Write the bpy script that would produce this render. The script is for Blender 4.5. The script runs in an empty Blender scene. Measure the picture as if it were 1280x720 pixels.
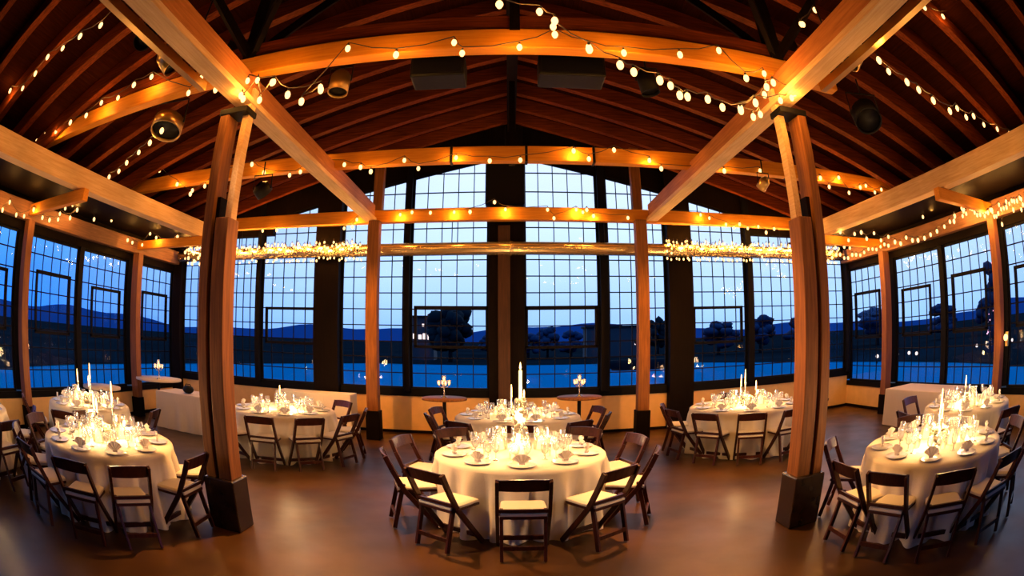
import bpy, bmesh, math, random
from mathutils import Matrix, Vector
random.seed(7)
R = math.radians
sc = bpy.context.scene
COL = sc.collection

# ------------------------------------------------------------------ camera
cd = bpy.data.cameras.new('camera'); cam = bpy.data.objects.new('camera', cd); COL.objects.link(cam); sc.camera = cam
cd.type = 'PANO'; cd.panorama_type = 'FISHEYE_LENS_POLYNOMIAL'
cd.sensor_fit = 'HORIZONTAL'; cd.sensor_width = 36.0; cd.sensor_height = 20.25
cd.fisheye_fov = R(200); cd.fisheye_polynomial_k0 = 0.0
cd.fisheye_polynomial_k1 = -0.05051047666; cd.fisheye_polynomial_k2 = -0.00053941583
cd.fisheye_polynomial_k3 = 4.0939309e-05; cd.fisheye_polynomial_k4 = -2.46401949e-06
cd.clip_end = 5000
def _m3(rows): return Matrix(rows)
_c, _s = math.cos, math.sin
_y, _p, _r = -0.006, 0.097, 0.003
RY = _m3(((_c(_y), _s(_y), 0), (-_s(_y), _c(_y), 0), (0, 0, 1)))
RP = _m3(((1, 0, 0), (0, _c(_p), _s(_p)), (0, -_s(_p), _c(_p))))
RR = _m3(((_c(_r), 0, -_s(_r)), (0, 1, 0), (_s(_r), 0, _c(_r))))
RT = (RR @ RP @ RY).transposed()
right, fwd, up = RT.col[0], RT.col[1], RT.col[2]
m = Matrix.Identity(4)
for i in range(3): m[i][0] = right[i]; m[i][1] = up[i]; m[i][2] = -fwd[i]; m[i][3] = (-0.06, 0.0, 1.973)[i]
cam.matrix_world = m

# ------------------------------------------------------------------ world: dusk sky, paler straight ahead and higher up
w = bpy.data.worlds.new('dusk_sky'); sc.world = w; w.use_nodes = True
nt = w.node_tree; nt.nodes.clear(); N = nt.nodes.new; L = nt.links.new
tc = N('ShaderNodeTexCoord'); sep = N('ShaderNodeSeparateXYZ'); L(tc.outputs['Generated'], sep.inputs[0])
re = N('ShaderNodeValToRGB'); L(sep.outputs['Z'], re.inputs[0])
re.color_ramp.elements[0].position = 0.0; re.color_ramp.elements[0].color = (0.27, 0.52, 1.0, 1)
re.color_ramp.elements[1].position = 0.42; re.color_ramp.elements[1].color = (0.70, 0.80, 1.0, 1)
e = re.color_ramp.elements.new(0.10); e.color = (0.42, 0.64, 1.0, 1)
e = re.color_ramp.elements.new(0.22); e.color = (0.58, 0.75, 1.0, 1)
rs = N('ShaderNodeValToRGB'); L(sep.outputs['Z'], rs.inputs[0])
rs.color_ramp.elements[0].position = 0.0; rs.color_ramp.elements[0].color = (0.015, 0.20, 0.95, 1)
rs.color_ramp.elements[1].position = 0.35; rs.color_ramp.elements[1].color = (0.14, 0.46, 1.0, 1)
vm = N('ShaderNodeVectorMath'); vm.operation = 'DOT_PRODUCT'; L(tc.outputs['Generated'], vm.inputs[0]); vm.inputs[1].default_value = (0.36, 0.933, 0.0)
mr = N('ShaderNodeMapRange'); mr.interpolation_type = 'SMOOTHSTEP'; L(vm.outputs['Value'], mr.inputs['Value'])
mr.inputs['From Min'].default_value = 0.15; mr.inputs['From Max'].default_value = 0.95
nz = N('ShaderNodeTexNoise'); nz.inputs['Scale'].default_value = 2.2; nz.inputs['Detail'].default_value = 4; mp = N('ShaderNodeMapping'); mp.inputs['Scale'].default_value = (1, 1, 4)
L(tc.outputs['Generated'], mp.inputs[0]); L(mp.outputs[0], nz.inputs['Vector'])
mx = N('ShaderNodeMixRGB'); L(mr.outputs[0], mx.inputs[0]); L(rs.outputs[0], mx.inputs[1]); L(re.outputs[0], mx.inputs[2])
cl = N('ShaderNodeMixRGB'); cl.blend_type = 'MULTIPLY'; cl.inputs[0].default_value = 0.35; L(mx.outputs[0], cl.inputs[1]); L(nz.outputs[0], cl.inputs[2])
g = N('ShaderNodeGamma'); g.inputs[1].default_value = 1.0; L(cl.outputs[0], g.inputs[0])
bg = N('ShaderNodeBackground'); bg.inputs[1].default_value = 1.55; L(g.outputs[0], bg.inputs[0])
wo = N('ShaderNodeOutputWorld'); L(bg.outputs[0], wo.inputs[0])

vs = sc.view_settings; sc.display_settings.display_device = 'sRGB'
vs.view_transform = 'Standard'; vs.look = 'None'; vs.exposure = 0.12; vs.gamma = 1.0; vs.use_curve_mapping = False
try:
    sc.cycles.max_bounces = 10; sc.cycles.transparent_max_bounces = 24; sc.cycles.diffuse_bounces = 3; sc.cycles.glossy_bounces = 4
    sc.cycles.sample_clamp_indirect = 4.0; sc.cycles.use_denoising = True; sc.cycles.use_light_tree = True
    sc.cycles.caustics_reflective = False; sc.cycles.caustics_refractive = False
except Exception: pass
BULB_COL = (1.0, 0.42, 0.07)
BULB_W = 11.0          # watts per light point on the strings
CANDLE_COL = (1.0, 0.58, 0.23)
STAGE_COL = (1.0, 0.60, 0.30)

# ------------------------------------------------------------------ materials
def newmat(name):
    mt = bpy.data.materials.new(name); mt.use_nodes = True; t = mt.node_tree
    return mt, t, t.nodes['Principled BSDF']
def plain(name, col, rough=0.5, metal=0.0, spec=0.5, emit=None, estr=0.0, bump=0.0, scale=20, var=0.0):
    mt, t, b = newmat(name)
    b.inputs['Base Color'].default_value = (*col, 1); b.inputs['Roughness'].default_value = rough; b.inputs['Metallic'].default_value = metal
    b.inputs['Specular IOR Level'].default_value = spec
    if emit: b.inputs['Emission Color'].default_value = (*emit, 1); b.inputs['Emission Strength'].default_value = estr
    if bump or var:
        c = t.nodes.new('ShaderNodeTexCoord'); n = t.nodes.new('ShaderNodeTexNoise'); n.inputs['Scale'].default_value = scale; n.inputs['Detail'].default_value = 5
        t.links.new(c.outputs['Object'], n.inputs['Vector'])
        if bump:
            bp = t.nodes.new('ShaderNodeBump'); bp.inputs['Strength'].default_value = bump; bp.inputs['Distance'].default_value = 0.01
            t.links.new(n.outputs[0], bp.inputs['Height']); t.links.new(bp.outputs[0], b.inputs['Normal'])
        if var:
            r = t.nodes.new('ShaderNodeValToRGB'); r.color_ramp.elements[0].position = 0.3; r.color_ramp.elements[1].position = 0.7
            r.color_ramp.elements[0].color = (*[v*(1-var) for v in col], 1); r.color_ramp.elements[1].color = (*[min(1, v*(1+var)) for v in col], 1)
            t.links.new(n.outputs[0], r.inputs[0]); t.links.new(r.outputs[0], b.inputs['Base Color'])
    return mt
def wood(name, c1, c2, axis, rough=0.6, scale=3.0, spec=0.3):
    mt, t, b = newmat(name); b.inputs['Specular IOR Level'].default_value = spec
    c = t.nodes.new('ShaderNodeTexCoord'); mp = t.nodes.new('ShaderNodeMapping'); s = [14, 14, 14]; s[axis] = 0.7; mp.inputs['Scale'].default_value = s
    n = t.nodes.new('ShaderNodeTexNoise'); n.inputs['Scale'].default_value = scale; n.inputs['Detail'].default_value = 6; n.inputs['Distortion'].default_value = 0.6
    n2 = t.nodes.new('ShaderNodeTexNoise'); n2.inputs['Scale'].default_value = 1.3; n2.inputs['Detail'].default_value = 3
    r = t.nodes.new('ShaderNodeValToRGB'); r.color_ramp.elements[0].position = 0.3; r.color_ramp.elements[1].position = 0.72
    r.color_ramp.elements[0].color = (*c1, 1); r.color_ramp.elements[1].color = (*c2, 1)
    mul = t.nodes.new('ShaderNodeMixRGB'); mul.blend_type = 'MULTIPLY'; mul.inputs[0].default_value = 0.5
    bp = t.nodes.new('ShaderNodeBump'); bp.inputs['Strength'].default_value = 0.35; bp.inputs['Distance'].default_value = 0.006
    K = t.links.new
    K(c.outputs['Object'], mp.inputs[0]); K(mp.outputs[0], n.inputs['Vector']); K(c.outputs['Object'], n2.inputs['Vector']); K(n.outputs[0], r.inputs[0])
    K(r.outputs[0], mul.inputs[1]); K(n2.outputs[0], mul.inputs[2]); K(mul.outputs[0], b.inputs['Base Color']); K(n.outputs[0], bp.inputs['Height']); K(bp.outputs[0], b.inputs['Normal'])
    b.inputs['Roughness'].default_value = rough
    return mt
def thin_glass(name, refl=0.10, ior=1.45, tint=(1, 1, 1), rough=0.0, gl=(1, 1, 1)):
    mt = bpy.data.materials.new(name); mt.use_nodes = True; t = mt.node_tree; t.nodes.clear()
    o = t.nodes.new('ShaderNodeOutputMaterial'); a = t.nodes.new('ShaderNodeBsdfTransparent'); gls = t.nodes.new('ShaderNodeBsdfGlossy')
    a.inputs[0].default_value = (*tint, 1); gls.inputs['Roughness'].default_value = rough; gls.inputs['Color'].default_value = (*gl, 1)
    fr = t.nodes.new('ShaderNodeFresnel'); fr.inputs[0].default_value = ior; ad = t.nodes.new('ShaderNodeMath'); ad.operation = 'ADD'; ad.inputs[1].default_value = refl; ad.use_clamp = True
    mxs = t.nodes.new('ShaderNodeMixShader'); K = t.links.new
    K(fr.outputs[0], ad.inputs[0]); K(ad.outputs[0], mxs.inputs[0]); K(a.outputs[0], mxs.inputs[1]); K(gls.outputs[0], mxs.inputs[2]); K(mxs.outputs[0], o.inputs[0])
    return mt
def emis(name, col, s):
    mt = bpy.data.materials.new(name); mt.use_nodes = True; t = mt.node_tree; t.nodes.clear()
    o = t.nodes.new('ShaderNodeOutputMaterial'); e_ = t.nodes.new('ShaderNodeEmission'); e_.inputs[0].default_value = (*col, 1); e_.inputs[1].default_value = s
    t.links.new(e_.outputs[0], o.inputs[0]); return mt

M = {}
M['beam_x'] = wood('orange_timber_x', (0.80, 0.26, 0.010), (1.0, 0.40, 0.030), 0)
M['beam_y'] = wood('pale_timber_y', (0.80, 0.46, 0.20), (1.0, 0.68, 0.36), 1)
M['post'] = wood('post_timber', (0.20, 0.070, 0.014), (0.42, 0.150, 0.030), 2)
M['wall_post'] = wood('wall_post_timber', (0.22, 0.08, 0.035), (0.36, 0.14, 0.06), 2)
M['purlin_side_dim'] = wood('dim_purlin_side_timber', (0.42, 0.13, 0.03), (0.66, 0.24, 0.06), 1)  # weaker light on the purlin sides is put into this darker colour
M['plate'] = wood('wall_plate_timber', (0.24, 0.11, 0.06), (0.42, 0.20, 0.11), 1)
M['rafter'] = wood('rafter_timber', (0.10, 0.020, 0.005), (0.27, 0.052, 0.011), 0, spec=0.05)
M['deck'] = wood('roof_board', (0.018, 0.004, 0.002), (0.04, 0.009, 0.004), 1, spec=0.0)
M['black'] = plain('black_paint', (0.006, 0.005, 0.005), 0.5, spec=0.15, bump=0.1)
M['frame'] = plain('dark_window_steel', (0.004, 0.004, 0.007), 0.6, spec=0.08)
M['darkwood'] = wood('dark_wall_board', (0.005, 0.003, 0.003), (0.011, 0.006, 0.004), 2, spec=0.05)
M['cream'] = plain('cream_wall_paint', (0.80, 0.52, 0.24), 0.75, bump=0.15, var=0.06, scale=5)
M['glass'] = thin_glass('window_glass', 0.0, ior=1.16, tint=(0.96, 0.97, 1.0))
M['duct'] = plain('galvanised_duct', (0.95, 0.70, 0.36), 0.24, metal=0.8, bump=0.04, scale=3)
M['cloth_b'] = plain('plain_linen', (0.62, 0.52, 0.46), 0.85, bump=0.12, scale=60)
M['chair'] = wood('mahogany_chair', (0.035, 0.009, 0.006), (0.085, 0.020, 0.012), 2, rough=0.32)
M['pad'] = plain('ivory_seat_pad', (0.80, 0.74, 0.64), 0.6, bump=0.1, scale=30)
def sheer(name, col, tr, bump, sc_):
    mt = bpy.data.materials.new(name); mt.use_nodes = True; t = mt.node_tree; t.nodes.clear(); K = t.links.new
    o = t.nodes.new('ShaderNodeOutputMaterial'); d = t.nodes.new('ShaderNodeBsdfDiffuse'); tl = t.nodes.new('ShaderNodeBsdfTranslucent'); mxs = t.nodes.new('ShaderNodeMixShader'); mxs.inputs[0].default_value = tr
    c = t.nodes.new('ShaderNodeTexCoord'); n = t.nodes.new('ShaderNodeTexNoise'); n.inputs['Scale'].default_value = sc_; bp = t.nodes.new('ShaderNodeBump'); bp.inputs['Strength'].default_value = bump; bp.inputs['Distance'].default_value = 0.01
    K(c.outputs['Object'], n.inputs['Vector']); K(n.outputs[0], bp.inputs['Height']); K(bp.outputs[0], d.inputs['Normal'])
    d.inputs[0].default_value = (*col, 1); tl.inputs[0].default_value = (*col, 1); K(d.outputs[0], mxs.inputs[1]); K(tl.outputs[0], mxs.inputs[2]); K(mxs.outputs[0], o.inputs[0]); return mt
M['china'] = plain('white_china', (0.80, 0.77, 0.72), 0.15)
M['napkin'] = sheer('white_napkin', (0.92, 0.88, 0.84), 0.4, 0.2, 80)
M['cloth'] = sheer('ivory_tablecloth', (0.94, 0.87, 0.76), 0.15, 0.15, 50)
M['ware'] = thin_glass('glassware', 0.14, tint=(0.97, 0.97, 0.97), rough=0.05)
_t = M['ware'].node_tree; _o = [x for x in _t.nodes if x.type == 'OUTPUT_MATERIAL'][0]; _m = [x for x in _t.nodes if x.type == 'MIX_SHADER'][0]
_d = _t.nodes.new('ShaderNodeBsdfTranslucent'); _d.inputs[0].default_value = (1, 1, 1, 1); _m2 = _t.nodes.new('ShaderNodeMixShader'); _m2.inputs[0].default_value = 0.16
_t.links.new(_m.outputs[0], _m2.inputs[1]); _t.links.new(_d.outputs[0], _m2.inputs[2]); _t.links.new(_m2.outputs[0], _o.inputs[0])
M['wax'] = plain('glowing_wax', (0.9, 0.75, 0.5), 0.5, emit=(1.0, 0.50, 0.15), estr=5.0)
M['flame'] = emis('candle_flame', (1.0, 0.60, 0.20), 8)
M['bulb'] = emis('bulb_glow', (1.0, 0.52, 0.17), 3.4)
M['socket'] = plain('bulb_socket', (0.02, 0.015, 0.01), 0.5)
M['wire'] = plain('string_wire', (0.06, 0.035, 0.02), 0.5)
M['silver'] = plain('tarnished_silver', (0.65, 0.58, 0.48), 0.25, metal=0.9)
M['concrete'] = plain('dark_plinth', (0.030, 0.016, 0.009), 0.25, bump=0.4, var=0.35, scale=6)
M['gold'] = plain('brass_lamp_can', (0.65, 0.40, 0.12), 0.3, metal=0.85)
M['lens'] = emis('lamp_lens', (1.0, 0.55, 0.2), 5)
M['flower'] = plain('ivory_blossom', (0.85, 0.76, 0.55), 0.7)
M['leaf'] = plain('dark_leaf', (0.05, 0.09, 0.03), 0.5)
for k in ('bulb', 'flame', 'lens'):
    try: M[k].cycles.emission_sampling = 'NONE'
    except Exception: pass

# floor: polished dark concrete
mt, t, b = newmat('polished_concrete_floor'); M['floor'] = mt
c = t.nodes.new('ShaderNodeTexCoord'); n = t.nodes.new('ShaderNodeTexNoise'); n.inputs['Scale'].default_value = 0.9; n.inputs['Detail'].default_value = 8
r = t.nodes.new('ShaderNodeValToRGB'); r.color_ramp.elements[0].position = 0.35; r.color_ramp.elements[1].position = 0.7
r.color_ramp.elements[0].color = (0.026, 0.011, 0.004, 1); r.color_ramp.elements[1].color = (0.095, 0.040, 0.010, 1)
r2 = t.nodes.new('ShaderNodeMapRange'); r2.inputs['To Min'].default_value = 0.24; r2.inputs['To Max'].default_value = 0.50
n2 = t.nodes.new('ShaderNodeTexNoise'); n2.inputs['Scale'].default_value = 2.5; n2.inputs['Detail'].default_value = 4
K = t.links.new
K(c.outputs['Object'], n.inputs['Vector']); K(c.outputs['Object'], n2.inputs['Vector']); K(n.outputs[0], r.inputs[0]); K(r.outputs[0], b.inputs['Base Color'])
K(n2.outputs[0], r2.inputs['Value']); K(r2.outputs[0], b.inputs['Roughness'])
bp = t.nodes.new('ShaderNodeBump'); b.inputs['Specular IOR Level'].default_value = 0.35; bp.inputs['Strength'].default_value = 0.03; bp.inputs['Distance'].default_value = 0.01; K(n2.outputs[0], bp.inputs['Height']); K(bp.outputs[0], b.inputs['Normal'])

# ------------------------------------------------------------------ mesh helpers
class MB:
    def __init__(s): s.v = []; s.f = []; s.m = []; s.sm = []
    def add(s, v, f, mi=0, smooth=False):
        o = len(s.v); s.v += [tuple(p) for p in v]; s.f += [tuple(i + o for i in q) for q in f]; s.m += [mi]*len(f); s.sm += [smooth]*len(f); return s
    def box(s, x0, x1, y0, y1, z0, z1, mi=0, mat=None):
        v = [(x, y, z) for x in (x0, x1) for y in (y0, y1) for z in (z0, z1)]
        if mat is not None: v = [mat @ Vector(p) for p in v]
        return s.add(v, [(0, 1, 3, 2), (4, 6, 7, 5), (0, 4, 5, 1), (2, 3, 7, 6), (0, 2, 6, 4), (1, 5, 7, 3)], mi)
    def bar(s, p, q, wx, wz, mi=0, upv=(0, 0, 1)):
        p, q = Vector(p), Vector(q); d = (q - p); ln = d.length; d.normalize(); u = Vector(upv)
        if abs(d.dot(u)) > 0.98: u = Vector((0, 1, 0))
        a = d.cross(u).normalized(); b_ = a.cross(d).normalized()
        v = [p + a*sx*wx/2 + b_*sz*wz/2 + d*(ln*t_) for t_ in (0, 1) for sx in (-1, 1) for sz in (-1, 1)]
        return s.add(v, [(0, 1, 3, 2), (4, 6, 7, 5), (0, 4, 5, 1), (2, 3, 7, 6), (0, 2, 6, 4), (1, 5, 7, 3)], mi)
    def tube(s, pts, r, n=8, mi=0, closed=False):
        pts = [Vector(p) for p in pts]; rings = []; rr = r if isinstance(r, (list, tuple)) else [r]*len(pts)
        for i, p in enumerate(pts):
            d = (pts[min(i+1, len(pts)-1)] - pts[max(i-1, 0)]); d = d.normalized() if d.length > 1e-9 else Vector((0, 0, 1))
            u = Vector((0, 0, 1)) if abs(d.z) < 0.95 else Vector((1, 0, 0)); a = d.cross(u).normalized(); b_ = a.cross(d)
            rings.append([p + (a*math.cos(2*math.pi*k/n) + b_*math.sin(2*math.pi*k/n))*rr[i] for k in range(n)])
        v = [q for rg in rings for q in rg]; f = []
        for i in range(len(pts)-1):
            for k in range(n): f.append((i*n+k, i*n+(k+1) % n, (i+1)*n+(k+1) % n, (i+1)*n+k))
        f.append(tuple(range(n-1, -1, -1))); f.append(tuple((len(pts)-1)*n+k for k in range(n)))
        return s.add(v, f, mi, True)
    def lathe(s, prof, n=16, mi=0, c=(0, 0, 0), cap=True, ripple=None):
        v = []; f = []
        for i, (r_, z) in enumerate(prof):
            for k in range(n):
                a = 2*math.pi*k/n; rr = r_*(1 + (ripple(a, i) if ripple else 0)); v.append((c[0]+rr*math.cos(a), c[1]+rr*math.sin(a), c[2]+z))
        for i in range(len(prof)-1):
            for k in range(n): f.append((i*n+k, i*n+(k+1) % n, (i+1)*n+(k+1) % n, (i+1)*n+k))
        if cap:
            f.append(tuple(range(n-1, -1, -1))); f.append(tuple((len(prof)-1)*n+k for k in range(n)))
        return s.add(v, f, mi, True)
    def ball(s, c, rx, ry=None, rz=None, n=8, mi=0, jit=0.0):
        ry = ry or rx; rz = rz or rx; v = []; f = []; h = n//2 + 1
        for i in range(h+1):
            t_ = math.pi*i/h
            for k in range(n):
                a = 2*math.pi*k/n; j = 1 + random.uniform(-jit, jit)
                v.append((c[0]+rx*j*math.sin(t_)*math.cos(a), c[1]+ry*j*math.sin(t_)*math.sin(a), c[2]+rz*j*math.cos(t_)))
        for i in range(h):
            for k in range(n): f.append((i*n+k, (i+1)*n+k, (i+1)*n+(k+1) % n, i*n+(k+1) % n))
        return s.add(v, f, mi, True)
    def build(s, name, mats, parent=None, bevel=0.0, loc=None):
        me = bpy.data.meshes.new(name); me.from_pydata(s.v, [], s.f); mats = mats if isinstance(mats, (list, tuple)) else [mats]
        for x in mats: me.materials.append(x)
        me.polygons.foreach_set('material_index', s.m); me.polygons.foreach_set('use_smooth', s.sm)
        bm = bmesh.new(); bm.from_mesh(me); bmesh.ops.remove_doubles(bm, verts=bm.verts, dist=1e-5); bmesh.ops.recalc_face_normals(bm, faces=bm.faces); bm.to_mesh(me); bm.free()
        me.update(); o = bpy.data.objects.new(name, me); COL.objects.link(o)
        if parent: o.parent = parent
        if loc: o.location = loc
        if bevel:
            bv = o.modifiers.new('bevel', 'BEVEL'); bv.width = bevel; bv.segments = 2; bv.limit_method = 'ANGLE'
        return o
def tag(o, label, cat, group=None, kind=None):
    o['label'] = label; o['category'] = cat
    if group: o['group'] = group
    if kind: o['kind'] = kind
    return o
def root(name, loc, label, cat, group=None, rz=0, kind=None):
    o = bpy.data.objects.new(name, None); COL.objects.link(o); o.location = loc; o.rotation_euler = (0, 0, rz); o.empty_display_size = 0.1
    return tag(o, label, cat, group, kind)
def copy_tree(o, loc, rz=0, label=None, group=None, parent=None):
    c_ = o.copy(); COL.objects.link(c_); c_.parent = parent
    if parent is None: c_.location = loc; c_.rotation_euler = (0, 0, rz)
    if label: c_['label'] = label
    if group: c_['group'] = group
    for ch in list(o.children): copy_tree(ch, None, parent=c_)
    return c_
def lamp(kind, name, loc, power, col, radius=0.05, parent=None, rot=None, spot=None, blend=0.5):
    ld = bpy.data.lights.new(name, kind); ld.energy = power; ld.color = col
    ld.shadow_soft_size = radius
    if kind == 'SPOT': ld.spot_size = spot; ld.spot_blend = blend
    o = bpy.data.objects.new(name, ld); COL.objects.link(o); o.location = loc
    if rot: o.rotation_euler = rot
    if parent: o.parent = parent
    return o
ORD = ['first', 'second', 'third', 'fourth', 'fifth', 'sixth', 'seventh', 'eighth', 'ninth', 'tenth', 'eleventh', 'twelfth', 'thirteenth', 'fourteenth', 'fifteenth', 'sixteenth', 'seventeenth', 'eighteenth', 'nineteenth', 'twentieth']
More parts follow.
